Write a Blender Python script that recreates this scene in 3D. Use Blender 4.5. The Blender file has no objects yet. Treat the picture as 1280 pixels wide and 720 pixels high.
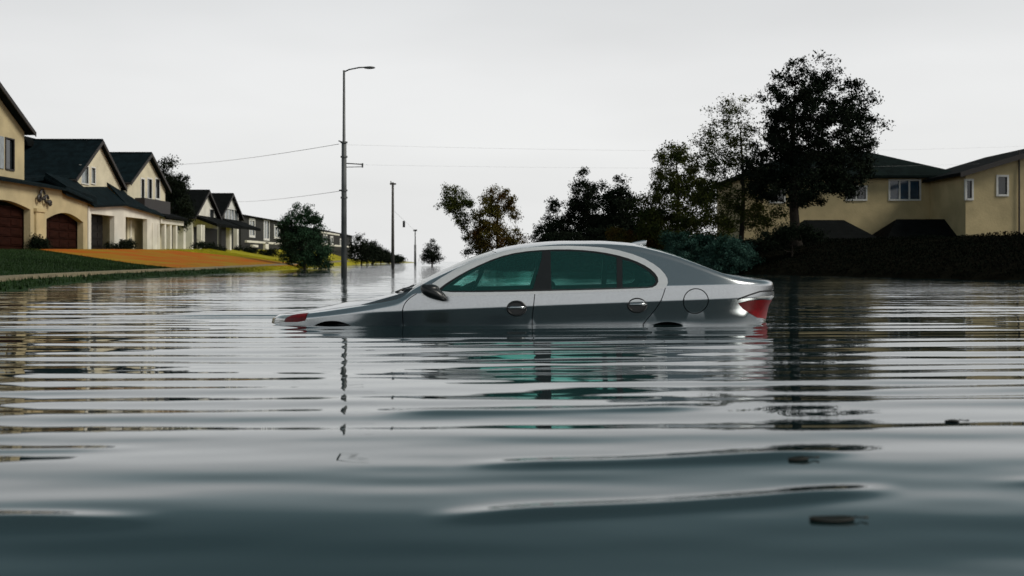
import bpy, bmesh, math, random
import numpy as np
from mathutils import Vector, Matrix
from mathutils.geometry import delaunay_2d_cdt
R = math.radians
C = bpy.context.scene.collection
SC = bpy.context.scene

# ------------------------------------------------------------------ camera
F, HZ, H = 1400.0, 327.0, 0.58           # focal length in photo pixels, horizon row, eye height above the water
cam_d = bpy.data.cameras.new('camera'); cam = bpy.data.objects.new('camera', cam_d); C.objects.link(cam)
cam.location = (0, 0, H); cam.rotation_euler = (R(90), 0, 0)
cam_d.sensor_width = 36; cam_d.lens = F/1280*36; cam_d.shift_y = -(360-HZ)/1280
cam_d.clip_start = 0.05; cam_d.clip_end = 9000
cam_d.dof.use_dof = True; cam_d.dof.focus_distance = 14.0; cam_d.dof.aperture_fstop = 3.2
SC.camera = cam

# ------------------------------------------------------------------ sky, sun, exposure
SUN_EL, SUN_AZ = 40.0, 108.0              # azimuth measured from +y towards +x
w = bpy.data.worlds.new('World'); SC.world = w; w.use_nodes = True
nt = w.node_tree; nt.nodes.clear()
def wn(t, **k):
    n = nt.nodes.new(t)
    for a, b in k.items(): setattr(n, a, b)
    return n
wout = wn('ShaderNodeOutputWorld'); bg = wn('ShaderNodeBackground')
sky = wn('ShaderNodeTexSky', sky_type='NISHITA', sun_disc=False, sun_elevation=R(SUN_EL), sun_rotation=R(SUN_AZ), air_density=1.0, dust_density=4.0)
tc = wn('ShaderNodeTexCoord'); sep = wn('ShaderNodeSeparateXYZ')
nt.links.new(tc.outputs['Generated'], sep.inputs[0])
ramp = wn('ShaderNodeValToRGB')          # overcast deck: bright low sky, heavier cloud overhead
e = ramp.color_ramp.elements
e[0].position = 0.0; e[0].color = (8.5, 8.55, 8.5, 1)
e[1].position = 1.0; e[1].color = (1.0, 1.35, 1.5, 1)
for p, c in ((0.10, (8.5, 8.55, 8.5, 1)), (0.17, (8.3, 8.35, 8.35, 1)), (0.228, (7.5, 7.6, 7.65, 1)), (0.28, (4.3, 5.0, 5.2, 1)), (0.34, (1.7, 2.4, 2.6, 1)), (0.46, (0.85, 1.3, 1.45, 1))):
    q = e.new(p); q.color = c
cn = wn('ShaderNodeTexNoise'); cn.inputs['Scale'].default_value = 1.6; cn.inputs['Detail'].default_value = 4
cmp_ = wn('ShaderNodeMapping'); cmp_.inputs['Scale'].default_value = (1, 1, 4)
nt.links.new(tc.outputs['Generated'], cmp_.inputs[0]); nt.links.new(cmp_.outputs[0], cn.inputs['Vector'])
cr = wn('ShaderNodeMapRange'); cr.inputs[1].default_value = 0.3; cr.inputs[2].default_value = 0.7; cr.inputs[3].default_value = 0.86; cr.inputs[4].default_value = 1.04
nt.links.new(cn.outputs['Fac'], cr.inputs[0])
nt.links.new(sep.outputs['Z'], ramp.inputs[0])
mul = wn('ShaderNodeMixRGB', blend_type='MULTIPLY'); mul.inputs[0].default_value = 1
nt.links.new(ramp.outputs[0], mul.inputs[1]); nt.links.new(cr.outputs[0], mul.inputs[2])
mix = wn('ShaderNodeMixRGB'); mix.inputs[0].default_value = 0.96
nt.links.new(sky.outputs[0], mix.inputs[1]); nt.links.new(mul.outputs[0], mix.inputs[2])
nt.links.new(mix.outputs[0], bg.inputs[0]); bg.inputs[1].default_value = 0.1
nt.links.new(bg.outputs[0], wout.inputs[0])
sl = bpy.data.lights.new('sun', 'SUN'); so = bpy.data.objects.new('sun', sl); C.objects.link(so)
sl.energy = 2.6; sl.angle = R(24); sl.color = (1, 0.95, 0.86)
so.rotation_euler = (R(90-SUN_EL), 0, R(180-SUN_AZ))
SC.view_settings.view_transform = 'Standard'; SC.view_settings.look = 'None'
SC.view_settings.exposure = 0.0; SC.view_settings.gamma = 1.0; SC.view_settings.use_curve_mapping = False

# ------------------------------------------------------------------ materials
def mat(name, col, rough=0.7, metal=0.0, var=0.0, vscale=3.0, bump=0.0, bscale=20.0, stretch=(1, 1, 1), spec=0.5, col2=None, coat=0.0, wavez=0.0, detail=4):
    m = bpy.data.materials.new(name); m.use_nodes = True
    t = m.node_tree; p = t.nodes['Principled BSDF']
    p.inputs['Base Color'].default_value = (*col, 1); p.inputs['Roughness'].default_value = rough
    p.inputs['Metallic'].default_value = metal; p.inputs['Specular IOR Level'].default_value = spec
    p.inputs['Coat Weight'].default_value = coat; p.inputs['Coat Roughness'].default_value = 0.06
    co = t.nodes.new('ShaderNodeTexCoord'); mp = t.nodes.new('ShaderNodeMapping'); mp.inputs['Scale'].default_value = stretch
    t.links.new(co.outputs['Object'], mp.inputs[0])
    if var or col2:
        n = t.nodes.new('ShaderNodeTexNoise'); n.inputs['Scale'].default_value = vscale; n.inputs['Detail'].default_value = detail
        t.links.new(mp.outputs[0], n.inputs['Vector'])
        r = t.nodes.new('ShaderNodeMapRange'); r.inputs[1].default_value = 0.35; r.inputs[2].default_value = 0.65
        t.links.new(n.outputs['Fac'], r.inputs[0])
        x = t.nodes.new('ShaderNodeMixRGB'); t.links.new(r.outputs[0], x.inputs[0])
        c2 = col2 or tuple(c*(1-var) for c in col)
        x.inputs[1].default_value = (*col, 1); x.inputs[2].default_value = (*c2, 1)
        t.links.new(x.outputs[0], p.inputs['Base Color'])
    if bump:
        n = t.nodes.new('ShaderNodeTexNoise'); n.inputs['Scale'].default_value = bscale; n.inputs['Detail'].default_value = 3
        t.links.new(mp.outputs[0], n.inputs['Vector'])
        b = t.nodes.new('ShaderNodeBump'); b.inputs['Strength'].default_value = bump; b.inputs['Distance'].default_value = 0.03
        t.links.new(n.outputs['Fac'], b.inputs['Height']); t.links.new(b.outputs[0], p.inputs['Normal'])
        if wavez:
            wv = t.nodes.new('ShaderNodeTexWave'); wv.bands_direction = 'Z'; wv.wave_profile = 'SAW'
            wv.inputs['Scale'].default_value = wavez; wv.inputs['Distortion'].default_value = 0.6
            t.links.new(co.outputs['Object'], wv.inputs['Vector'])
            b2 = t.nodes.new('ShaderNodeBump'); b2.inputs['Strength'].default_value = 0.6; b2.inputs['Distance'].default_value = 0.03
            t.links.new(wv.outputs['Fac'], b2.inputs['Height']); t.links.new(b.outputs[0], b2.inputs['Normal'])
            t.links.new(b2.outputs[0], p.inputs['Normal'])
    return m
M = {}
M['paint'] = mat('silver_paint', (0.52, 0.54, 0.555), 0.23, 0.97, var=0.06, vscale=60, coat=0.5)
M['paint2'] = M['paint']
M['chrome'] = mat('bright_trim', (0.76, 0.77, 0.78), 0.35, 0.35, var=0.05, vscale=30)
M['black'] = mat('black_plastic', (0.012, 0.013, 0.014), 0.35, var=0.2, vscale=20)
M['rubber'] = mat('rubber', (0.015, 0.015, 0.015), 0.8, var=0.3, vscale=15, bump=0.2)
M['seat'] = mat('seat_fabric', (0.018, 0.022, 0.024), 0.85, var=0.3, vscale=40, bump=0.2)
M['alloy'] = mat('alloy', (0.4, 0.4, 0.41), 0.35, 0.9, var=0.1)
M['red'] = mat('red_lens', (0.22, 0.002, 0.005), 0.4, 0.0, var=0.35, vscale=25, spec=0.3)
M['clear'] = mat('clear_lens', (0.62, 0.62, 0.6), 0.12, 0.4, var=0.25, vscale=30, coat=1)
def glass_mat(name, tint, refl=1.0, ior=1.5, painted_sheen=0.05):
    m = bpy.data.materials.new(name); m.use_nodes = True; t = m.node_tree; t.nodes.clear()
    o = t.nodes.new('ShaderNodeOutputMaterial'); mx = t.nodes.new('ShaderNodeMixShader'); tr = t.nodes.new('ShaderNodeBsdfTransparent')
    gl = t.nodes.new('ShaderNodeBsdfGlossy'); fr = t.nodes.new('ShaderNodeFresnel'); fr.inputs[0].default_value = ior
    gl.inputs['Roughness'].default_value = 0.02; gl.inputs[0].default_value = (0.9*refl,)*3+(1,)
    n = t.nodes.new('ShaderNodeTexNoise'); n.inputs['Scale'].default_value = 6; n.inputs['Detail'].default_value = 5
    co = t.nodes.new('ShaderNodeTexCoord'); mp = t.nodes.new('ShaderNodeMapping'); mp.inputs['Scale'].default_value = (1, 1, 5)
    t.links.new(co.outputs['Object'], mp.inputs[0]); t.links.new(mp.outputs[0], n.inputs['Vector'])
    x = t.nodes.new('ShaderNodeMixRGB'); t.links.new(n.outputs['Fac'], x.inputs[0])
    rr = t.nodes.new('ShaderNodeMapRange'); rr.inputs[1].default_value = 0.46; rr.inputs[2].default_value = 0.60      # pale patches in the tint, painted in for sky showing in the glass
    t.links.new(n.outputs['Fac'], rr.inputs[0]); t.links.new(rr.outputs[0], x.inputs[0]); n.inputs['Scale'].default_value = 2.6
    x.inputs[1].default_value = (*[c*0.95 for c in tint], 1); x.inputs[2].default_value = (*[min(1, c*0.55+0.45) for c in tint], 1)
    t.links.new(x.outputs[0], tr.inputs[0])
    t.links.new(fr.outputs[0], mx.inputs[0]); t.links.new(tr.outputs[0], mx.inputs[1]); t.links.new(gl.outputs[0], mx.inputs[2])
    df = t.nodes.new('ShaderNodeBsdfDiffuse'); df.inputs[0].default_value = (tint[0]*0.5, tint[1]*1.05, tint[2]*1.05, 1)   # flat teal diffuse painted in for the glass's own reflection
    m2 = t.nodes.new('ShaderNodeMixShader'); m2.inputs[0].default_value = painted_sheen
    t.links.new(mx.outputs[0], m2.inputs[1]); t.links.new(df.outputs[0], m2.inputs[2]); t.links.new(m2.outputs[0], o.inputs[0])
    return m
M['glass'] = glass_mat('tinted_car_glass', (0.30, 0.68, 0.61))
M['pane'] = mat('window_pane', (0.02, 0.026, 0.03), 0.06, var=0.5, vscale=1.2, spec=0.7)
M['blue_pane'] = mat('blue_window_pane', (0.03, 0.07, 0.12), 0.08, var=0.5, vscale=1.2, spec=0.7)
M['pale_pane'] = mat('curtained_pane', (0.22, 0.25, 0.26), 0.15, var=0.4, vscale=3, spec=0.6)
M['yellow'] = mat('yellow_stucco', (0.55, 0.44, 0.24), 0.85, var=0.22, vscale=0.9, bump=0.4, bscale=9)
M['ochre'] = mat('ochre_stucco', (0.52, 0.43, 0.25), 0.85, var=0.25, vscale=0.7, bump=0.4, bscale=9)
M['cream'] = mat('cream_stucco', (0.66, 0.60, 0.44), 0.85, var=0.2, vscale=0.9, bump=0.4, bscale=9)
M['white'] = mat('white_render', (0.74, 0.71, 0.62), 0.8, var=0.2, vscale=0.9, bump=0.3, bscale=9)
M['grey_wall'] = mat('dark_siding', (0.022, 0.022, 0.02), 0.8, var=0.3, vscale=0.9, bump=0.4, wavez=3)
M['trim'] = mat('white_trim', (0.7, 0.69, 0.65), 0.6, var=0.12, vscale=4)
M['dtrim'] = mat('dark_trim', (0.025, 0.02, 0.018), 0.6, var=0.2, vscale=4)
M['roof'] = mat('slate_shingles', (0.006, 0.013, 0.016), 0.8, var=0.5, vscale=2.2, bump=0.8, bscale=7, wavez=2.2, spec=0.06)
M['roof2'] = mat('green_shingles', (0.007, 0.013, 0.012), 0.85, var=0.5, vscale=2.2, bump=0.8, bscale=7, wavez=2.2, spec=0.05)
M['roof3'] = mat('black_shingles', (0.006, 0.007, 0.007), 0.85, var=0.4, vscale=2.2, bump=0.8, bscale=7, wavez=2.2, spec=0.05)
M['gdoor'] = mat('red_brown_timber_door', (0.026, 0.008, 0.005), 0.8, var=0.4, vscale=1.5, stretch=(1, 1, 6), spec=0.05)
M['ddoor'] = mat('dark_timber_door', (0.015, 0.012, 0.011), 0.6, var=0.4, vscale=1.5, spec=0.3)
M['bark'] = mat('bark', (0.035, 0.028, 0.022), 0.95, var=0.5, vscale=5, bump=0.8, stretch=(3, 3, 0.7), spec=0.2)
M['pole'] = mat('galvanised_pole', (0.13, 0.135, 0.135), 0.55, 0.5, var=0.35, vscale=4, stretch=(1, 1, 0.6))
M['wood'] = mat('timber_pole', (0.08, 0.075, 0.068), 0.85, var=0.4, vscale=4, bump=0.4, stretch=(3, 3, 0.5))
M['wire'] = mat('cable', (0.35, 0.35, 0.35), 0.7, var=0.1)
M['kerb'] = mat('kerb_concrete', (0.24, 0.20, 0.12), 0.85, var=0.35, vscale=1.6, bump=0.4)
M['driveway'] = mat('orange_pavers', (0.40, 0.10, 0.012), 0.9, vscale=0.5, detail=9, stretch=(1, 0.5, 1), col2=(0.30, 0.19, 0.02), spec=0.05, bump=0.6, bscale=6)
M['soil'] = mat('dark_soil', (0.009, 0.0085, 0.006), 0.95, var=0.5, vscale=1.5, bump=0.8, bscale=3, spec=0.0)
M['bed'] = mat('flooded_road', (0.05, 0.05, 0.05), 0.9, var=0.3, vscale=1)
M['leaf_float'] = mat('wet_leaf', (0.006, 0.008, 0.004), 0.6, var=0.5, vscale=30)
def leaf_mat(name, a, b, sc=0.8):
    return mat(name, a, 0.75, vscale=sc, col2=b, spec=0.0)
M['lf_dark'] = leaf_mat('dark_leaves', (0.016, 0.021, 0.014), (0.009, 0.014, 0.009))
M['lf_olive'] = leaf_mat('olive_leaves', (0.070, 0.078, 0.020), (0.022, 0.034, 0.012))
M['lf_brown'] = leaf_mat('turning_leaves', (0.095, 0.088, 0.020), (0.060, 0.030, 0.010))
M['lf_green'] = leaf_mat('green_leaves', (0.028, 0.062, 0.034), (0.018, 0.034, 0.020))
M['lf_cover'] = leaf_mat('cover_leaves', (0.007, 0.008, 0.006), (0.004, 0.006, 0.004))
M['lf_blue'] = leaf_mat('blue_green_leaves', (0.050, 0.105, 0.085), (0.010, 0.026, 0.019))

def grass_mat():
    m = bpy.data.materials.new('lawn'); m.use_nodes = True; t = m.node_tree; p = t.nodes['Principled BSDF']
    p.inputs['Roughness'].default_value = 0.95; p.inputs['Specular IOR Level'].default_value = 0.1
    co = t.nodes.new('ShaderNodeTexCoord')
    n = t.nodes.new('ShaderNodeTexNoise'); n.inputs['Scale'].default_value = 0.12; n.inputs['Detail'].default_value = 5
    n2 = t.nodes.new('ShaderNodeTexNoise'); n2.inputs['Scale'].default_value = 2.5; n2.inputs['Detail'].default_value = 5
    t.links.new(co.outputs['Object'], n.inputs['Vector']); t.links.new(co.outputs['Object'], n2.inputs['Vector'])
    sp = t.nodes.new('ShaderNodeSeparateXYZ'); t.links.new(co.outputs['Object'], sp.inputs[0])
    mr = t.nodes.new('ShaderNodeMapRange'); mr.inputs[1].default_value = 56; mr.inputs[2].default_value = 76   # green lawn near, yellow-green further up with the lightness of lit grass painted in
    t.links.new(sp.outputs['Y'], mr.inputs[0])
    x = t.nodes.new('ShaderNodeMixRGB'); x.inputs[1].default_value = (0.018, 0.038, 0.012, 1); x.inputs[2].default_value = (0.36, 0.32, 0.020, 1)
    t.links.new(mr.outputs[0], x.inputs[0])
    x2 = t.nodes.new('ShaderNodeMixRGB'); x2.blend_type = 'MULTIPLY'; x2.inputs[0].default_value = 1
    r2 = t.nodes.new('ShaderNodeMapRange'); r2.inputs[1].default_value = 0.3; r2.inputs[2].default_value = 0.7; r2.inputs[3].default_value = 0.45; r2.inputs[4].default_value = 1.25
    a = t.nodes.new('ShaderNodeMath'); a.operation = 'ADD'; b = t.nodes.new('ShaderNodeMath'); b.operation = 'MULTIPLY'; b.inputs[1].default_value = 0.5
    t.links.new(n.outputs['Fac'], a.inputs[0]); t.links.new(n2.outputs['Fac'], a.inputs[1]); t.links.new(a.outputs[0], b.inputs[0]); t.links.new(b.outputs[0], r2.inputs[0])
    t.links.new(x.outputs[0], x2.inputs[1]); t.links.new(r2.outputs[0], x2.inputs[2]); t.links.new(x2.outputs[0], p.inputs['Base Color'])
    bp = t.nodes.new('ShaderNodeBump'); bp.inputs['Strength'].default_value = 0.8; bp.inputs['Distance'].default_value = 0.08
    t.links.new(n2.outputs['Fac'], bp.inputs['Height']); t.links.new(bp.outputs[0], p.inputs['Normal'])
    return m
M['lawn'] = grass_mat()

def water_mat():
    m = bpy.data.materials.new('flood_water'); m.use_nodes = True; t = m.node_tree; p = t.nodes['Principled BSDF']
    p.inputs['Base Color'].default_value = (0.010, 0.022, 0.024, 1); p.inputs['Roughness'].default_value = 0.02
    p.inputs['IOR'].default_value = 1.42; p.inputs['Specular IOR Level'].default_value = 0.5
    co = t.nodes.new('ShaderNodeTexCoord')
    def noise(scale, stretch, det=2):
        mp = t.nodes.new('ShaderNodeMapping'); mp.inputs['Scale'].default_value = stretch; mp.inputs['Rotation'].default_value = (0, 0, R(-4))
        n = t.nodes.new('ShaderNodeTexNoise'); n.inputs['Scale'].default_value = scale; n.inputs['Detail'].default_value = det
        t.links.new(co.outputs['Object'], mp.inputs[0]); t.links.new(mp.outputs[0], n.inputs['Vector']); return n
    sp = t.nodes.new('ShaderNodeSeparateXYZ'); t.links.new(co.outputs['Object'], sp.inputs[0])
    far = t.nodes.new('ShaderNodeMapRange'); far.inputs[1].default_value = 9; far.inputs[2].default_value = 26
    t.links.new(sp.outputs['Y'], far.inputs[0])
    n1 = noise(4.5, (0.45, 1, 1), 4); n2 = noise(0.9, (0.5, 1, 1), 2); patch = noise(0.05, (1, 1, 1), 2)
    pr = t.nodes.new('ShaderNodeMapRange'); pr.inputs[1].default_value = 0.4; pr.inputs[2].default_value = 0.62; pr.inputs[3].default_value = 0.25; pr.inputs[4].default_value = 1.0
    t.links.new(patch.outputs['Fac'], pr.inputs[0])
    mm = t.nodes.new('ShaderNodeMath'); mm.operation = 'MULTIPLY'; t.links.new(far.outputs[0], mm.inputs[0]); t.links.new(pr.outputs[0], mm.inputs[1])
    s1 = t.nodes.new('ShaderNodeMath'); s1.operation = 'MULTIPLY'; t.links.new(mm.outputs[0], s1.inputs[0]); s1.inputs[1].default_value = 1.0
    b1 = t.nodes.new('ShaderNodeBump'); b1.inputs['Distance'].default_value = 0.035
    t.links.new(s1.outputs[0], b1.inputs['Strength']); t.links.new(n1.outputs['Fac'], b1.inputs['Height'])
    b2 = t.nodes.new('ShaderNodeBump'); b2.inputs['Distance'].default_value = 0.05; b2.inputs['Strength'].default_value = 0.5
    s2 = t.nodes.new('ShaderNodeMath'); s2.operation = 'MULTIPLY'; t.links.new(far.outputs[0], s2.inputs[0]); s2.inputs[1].default_value = 0.5
    t.links.new(s2.outputs[0], b2.inputs['Strength'])
    t.links.new(n2.outputs['Fac'], b2.inputs['Height']); t.links.new(b1.outputs[0], b2.inputs['Normal'])
    t.links.new(b2.outputs[0], p.inputs['Normal'])
    gl = t.nodes.new('ShaderNodeBsdfGlossy'); gl.inputs[0].default_value = (0.86, 0.93, 0.95, 1); gl.inputs['Roughness'].default_value = 0.02   # extra mirror share mixed in to brighten the water's sky reflection
    t.links.new(b2.outputs[0], gl.inputs['Normal']); mx_ = t.nodes.new('ShaderNodeMixShader'); mx_.inputs[0].default_value = 0.12
    t.links.new(p.outputs[0], mx_.inputs[1]); t.links.new(gl.outputs[0], mx_.inputs[2]); t.links.new(mx_.outputs[0], t.nodes['Material Output'].inputs[0])
    return m
M['water'] = water_mat()

# ------------------------------------------------------------------ object helpers
def tag(o, label=None, cat=None, group=None, kind=None):
    if label: o['label'] = label
    if cat: o['category'] = cat
    if group: o['group'] = group
    if kind: o['kind'] = kind
    return o
def thing(name, label, cat, loc=(0, 0, 0), group=None):
    o = bpy.data.objects.new(name, None); C.objects.link(o); o.location = loc; o.empty_display_size = 0.3
    bpy.context.view_layer.update()
    return tag(o, label, cat, group)
def link(name, me, parent=None):
    o = bpy.data.objects.new(name, me); C.objects.link(o)
    if parent is not None:
        o.parent = parent
        wp = Vector((0, 0, 0)); q = parent
        while q is not None: wp += q.location; q = q.parent
        o.location = -wp                    # meshes are written in world coordinates
    return o
def obj(name, bm, m, parent=None, smooth=False):
    me = bpy.data.meshes.new(name); bm.to_mesh(me); bm.free()
    for mm in (m if isinstance(m, (list, tuple)) else [m]): me.materials.append(mm)
    if smooth: me.polygons.foreach_set('use_smooth', [True]*len(me.polygons))
    return link(name, me, parent)
def recenter(o, loc):                      # put a top-level mesh's origin on the thing itself
    o.data.transform(Matrix.Translation(-Vector(loc))); o.location = Vector(loc); return o
def np_mesh(name, verts, faces, m, parent=None, smooth=False, normals=None):
    me = bpy.data.meshes.new(name)
    verts = np.asarray(verts, np.float32); faces = np.asarray(faces, np.int32); k = faces.shape[1]
    me.vertices.add(len(verts)); me.vertices.foreach_set('co', verts.ravel())
    me.loops.add(faces.size); me.loops.foreach_set('vertex_index', faces.ravel())
    me.polygons.add(len(faces)); me.polygons.foreach_set('loop_start', np.arange(0, faces.size, k, dtype=np.int32))
    me.polygons.foreach_set('loop_total', np.full(len(faces), k, np.int32))
    me.update(calc_edges=True); me.validate()
    if smooth or normals is not None: me.polygons.foreach_set('use_smooth', [True]*len(me.polygons))
    me.materials.append(m)
    if normals is not None: me.normals_split_custom_set_from_vertices([tuple(v) for v in normals])
    return link(name, me, parent)
def box(bm, x0, x1, y0, y1, z0, z1):
    v = [bm.verts.new((x, y, z)) for x in (x0, x1) for y in (y0, y1) for z in (z0, z1)]
    for f in ((0, 1, 3, 2), (4, 6, 7, 5), (0, 4, 5, 1), (2, 3, 7, 6), (0, 2, 6, 4), (1, 5, 7, 3)): bm.faces.new([v[i] for i in f])
def tube(bm, pts, rads, seg=8, caps=True):
    pts = [Vector(p) for p in pts]; rings = []
    for i, p in enumerate(pts):
        d = (pts[min(i+1, len(pts)-1)]-pts[max(i-1, 0)]).normalized()
        a = d.cross(Vector((0.13, 0.99, 0.05))); a = a.normalized() if a.length > 1e-3 else Vector((1, 0, 0)); b = d.cross(a)
        r = rads[i] if isinstance(rads, (list, tuple)) else rads
        rings.append([bm.verts.new(p+(a*math.cos(t)+b*math.sin(t))*r) for t in [2*math.pi*k/seg for k in range(seg)]])
    for i in range(len(rings)-1):
        for k in range(seg): bm.faces.new((rings[i][k], rings[i][(k+1) % seg], rings[i+1][(k+1) % seg], rings[i+1][k]))
    if caps:
        bm.faces.new(rings[0][::-1]); bm.faces.new(rings[-1])
def bevel(bm, w, seg=2):
    bmesh.ops.bevel(bm, geom=bm.edges[:], offset=w, segments=seg, affect='EDGES', profile=0.6)
def inpoly(p, poly):
    x, y = p; c = False; n = len(poly); j = n-1
    for i in range(n):
        xi, yi = poly[i]; xj, yj = poly[j]
        if (yi > y) != (yj > y) and x < (xj-xi)*(y-yi)/(yj-yi)+xi: c = not c
        j = i
    return c
def pchip(xs, ys):
    xs = np.array(xs, float); ys = np.array(ys, float); h = np.diff(xs); d = np.diff(ys)/h; m = np.zeros(len(xs))
    for i in range(1, len(xs)-1):
        if d[i-1]*d[i] > 0:
            w1 = 2*h[i]+h[i-1]; w2 = h[i]+2*h[i-1]; m[i] = (w1+w2)/(w1/d[i-1]+w2/d[i])
    m[0] = d[0]; m[-1] = d[-1]
    def f(x):
        x = np.clip(np.asarray(x, float), xs[0], xs[-1]); i = np.clip(np.searchsorted(xs, x)-1, 0, len(h)-1); t = (x-xs[i])/h[i]
        return (2*t**3-3*t**2+1)*ys[i]+(t**3-2*t**2+t)*h[i]*m[i]+(-2*t**3+3*t**2)*ys[i+1]+(t**3-t**2)*h[i]*m[i+1]
    return f

# ------------------------------------------------------------------ the setting: water, ground, banks
def make_waves():
    rng = np.random.default_rng(23); comps = []
    def band(n, l0, l1, th0, spread, slope):
        for i in range(n):
            lam = rng.uniform(l0, l1); comps.append((lam, rng.normal(th0, spread), slope*math.sqrt(2.0/n)*lam/(2*math.pi), rng.uniform(0, 6.28)))
    band(14, 0.34, 0.62, -3, 3.2, 0.033)      # the long crested ripples rolling towards the eye
    band(10, 0.75, 1.3, -3, 5, 0.012)
    band(4, 1.8, 3.4, 0, 5, 0.012)
    band(22, 0.15, 0.32, -2, 10, 0.008)
    ek = [(rng.normal(0, 0.4), rng.normal(0, 0.8), rng.uniform(0, 6.28)) for _ in range(7)]
    def f(X, Y, sp):
        RR = np.hypot(X, Y); E = np.ones_like(X)
        for kx, ky, ph in ek: E = E+0.15*np.sin(kx*X+ky*Y+ph)
        E = np.clip(E, 0.45, 1.45); Z = np.zeros_like(X)
        Yb = Y-0.05*np.clip(X, -1, 6)*np.clip(Y/8, 0, 1)
        for lam, th, a, ph in comps:
            k = 2*math.pi/lam; t = R(th); fade = np.clip((lam/sp-3.5)/4, 0, 1)
            Z = Z+a*fade*(1.0 if lam > 1.5 else E)*np.sin(k*(X*math.sin(t)+Yb*math.cos(t))+ph)
        Z = Z*np.clip((60-RR)/35, 0, 1)*np.clip(0.62+RR/11, 0, 1.35)
        for yc, sl_, xa, xb, w_, a_ in ((3.32, 0.15, -0.2, 1.15, 0.060, 0.0130), (2.76, 0.27, -0.25, 1.08, 0.055, 0.0155), (2.66, 0.02, -1.5, -0.78, 0.05, 0.0135), (2.95, 0.10, 1.25, 2.2, 0.05, 0.0070), (4.35, 0.10, -0.6, 0.9, 0.075, 0.0105), (3.55, 0.04, -2.0, -1.05, 0.06, 0.0070)):
            en = np.clip((X-xa)/0.35, 0, 1)*np.clip((xb-X)/0.35, 0, 1); en = en*en*(3-2*en)*(0.85+0.15*np.sin(X*5+yc))
            Z = Z+a_*en*np.exp(-((Y-yc-sl_*X-0.02*np.sin(X*3+yc))/w_)**2)     # single long wavelets
        u = np.clip((3.75+0.07*X+0.20*np.sin(X*1.1+0.9)+0.10*np.sin(X*2.7+2)-Y)/3.5, 0, 1)     # the front of a larger swell just before the eye
        return Z-(0.195+0.03*np.sin(X*1.9+1+Y*1.5))*(1-np.cos(math.pi*u))/2*np.clip((Y+1.5)/1.5, 0, 1)
    return f
WAVE = make_waves()
def water():
    rs = [0.25]
    while rs[-1] < 1.7: rs.append(rs[-1]*1.05)
    while rs[-1] < 45: rs.append(rs[-1]*1.0042)
    while rs[-1] < 5000: rs.append(rs[-1]*1.06)
    rs = np.array(rs)
    a1 = np.linspace(-36, 36, 620); a2 = np.linspace(36, 324, 90)[1:-1]
    an = np.radians(np.concatenate([a1, a2])); nA = len(an)
    RR, AA = np.meshgrid(rs, an, indexing='ij')
    X = RR*np.sin(AA); Y = RR*np.cos(AA)
    sp = np.gradient(rs)[:, None]*np.ones_like(AA)
    Z = WAVE(X, Y, sp)
    v = np.stack([X, Y, Z], -1).reshape(-1, 3)
    n = len(rs); idx = np.arange(n*nA).reshape(n, nA)
    a, b = idx[:-1, :], idx[1:, :]; a2_, b2_ = np.roll(a, -1, 1), np.roll(b, -1, 1)
    f = np.stack([a, a2_, b2_, b], -1).reshape(-1, 4)[:, ::-1]
    c = len(v); v = np.vstack([v, [[0, 0, 0]]])
    # close the little hole under the camera with thin quads
    inner = idx[0]; cf = np.stack([np.full(nA, c), inner, np.roll(inner, -1)], -1)[:, ::-1]
    me_f = np.vstack([f, np.column_stack([cf, cf[:, -1]])]) if False else f
    o = np_mesh('water', v[:-1], me_f, M['water'], smooth=True); tag(o, kind='structure')
    return o
water()
bm = bmesh.new(); box(bm, -6000, 6000, -3000, 6000, -1.2, -0.67); tag(obj('ground', bm, M['bed']), kind='structure')

shoreL = pchip([-40, 5, 20.8, 30, 40.6, 58, 90, 162, 400, 700], [-4, -7.5, -9.5, -11.6, -12.8, -14.1, -16.8, -24.3, -46, -60])
houseL = pchip([-40, 50, 90, 110, 200, 400, 700], [-24, -24.6, -25.2, -29, -34, -60, -75])
def zbL(y): return 0.58+15/1400*np.clip(y, 30, 175)-0.004*np.clip(np.asarray(y)-175, 0, 225)
def zL(x, y):
    s, h = shoreL(y), houseL(y); t = (s-x)/(s-h)
    return np.where(t < 0, t*2.0, np.where(t < 1, zbL(y)*(0.12*np.clip(t*14, 0, 1)+0.88*np.clip(t, 0, 1)**1.1), zbL(y)))
shoreR = pchip([-20, 6, 22, 30, 36, 48, 54, 60, 66, 72, 80, 88, 100, 150, 260, 500], [70, 46, 24, 18.5, 14.6, 11.6, 9.6, 6.6, 3.8, 1.0, -2.4, -4.2, -3.4, 1, -4, -20])
def topR(x, y): return np.interp(y, [20, 50, 70, 120, 300], [1.5, 1.62, 1.75, 1.9, 2.0])
def zR(x, y):
    t = (x-shoreR(y))/7.5
    z = np.where(t < 0, t*2.0, topR(x, y)*np.clip(t, 0, 1)**0.7)
    return z
def terrain(name, zf, sh, sgn, ys, far, m, extra=None):
    ts = np.concatenate([[-2.0, -0.8, -0.2], np.linspace(0, 24, 90), np.linspace(26, far, 14)])
    yy, tt = np.meshgrid(ys, ts, indexing='ij'); xx = sh(yy)+sgn*tt; zz = zf(xx, yy)
    rg = np.random.default_rng(4)
    ph = rg.uniform(0, 6.28, 12); kk = rg.normal(0, 1.3, (12, 2))
    nz = sum(0.006*np.sin(kk[i, 0]*xx+kk[i, 1]*yy+ph[i]) for i in range(12))
    zz = np.maximum(zz, -1.0)+nz*(tt > 0)
    v = np.stack([xx, yy, zz], -1).reshape(-1, 3); a = np.arange(yy.size).reshape(yy.shape)
    f = np.stack([a[:-1, :-1], a[1:, :-1], a[1:, 1:], a[:-1, 1:]], -1).reshape(-1, 4)
    if sgn > 0: f = f[:, ::-1]
    return tag(np_mesh(name, v, f, m, smooth=True), kind='structure')
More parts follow.
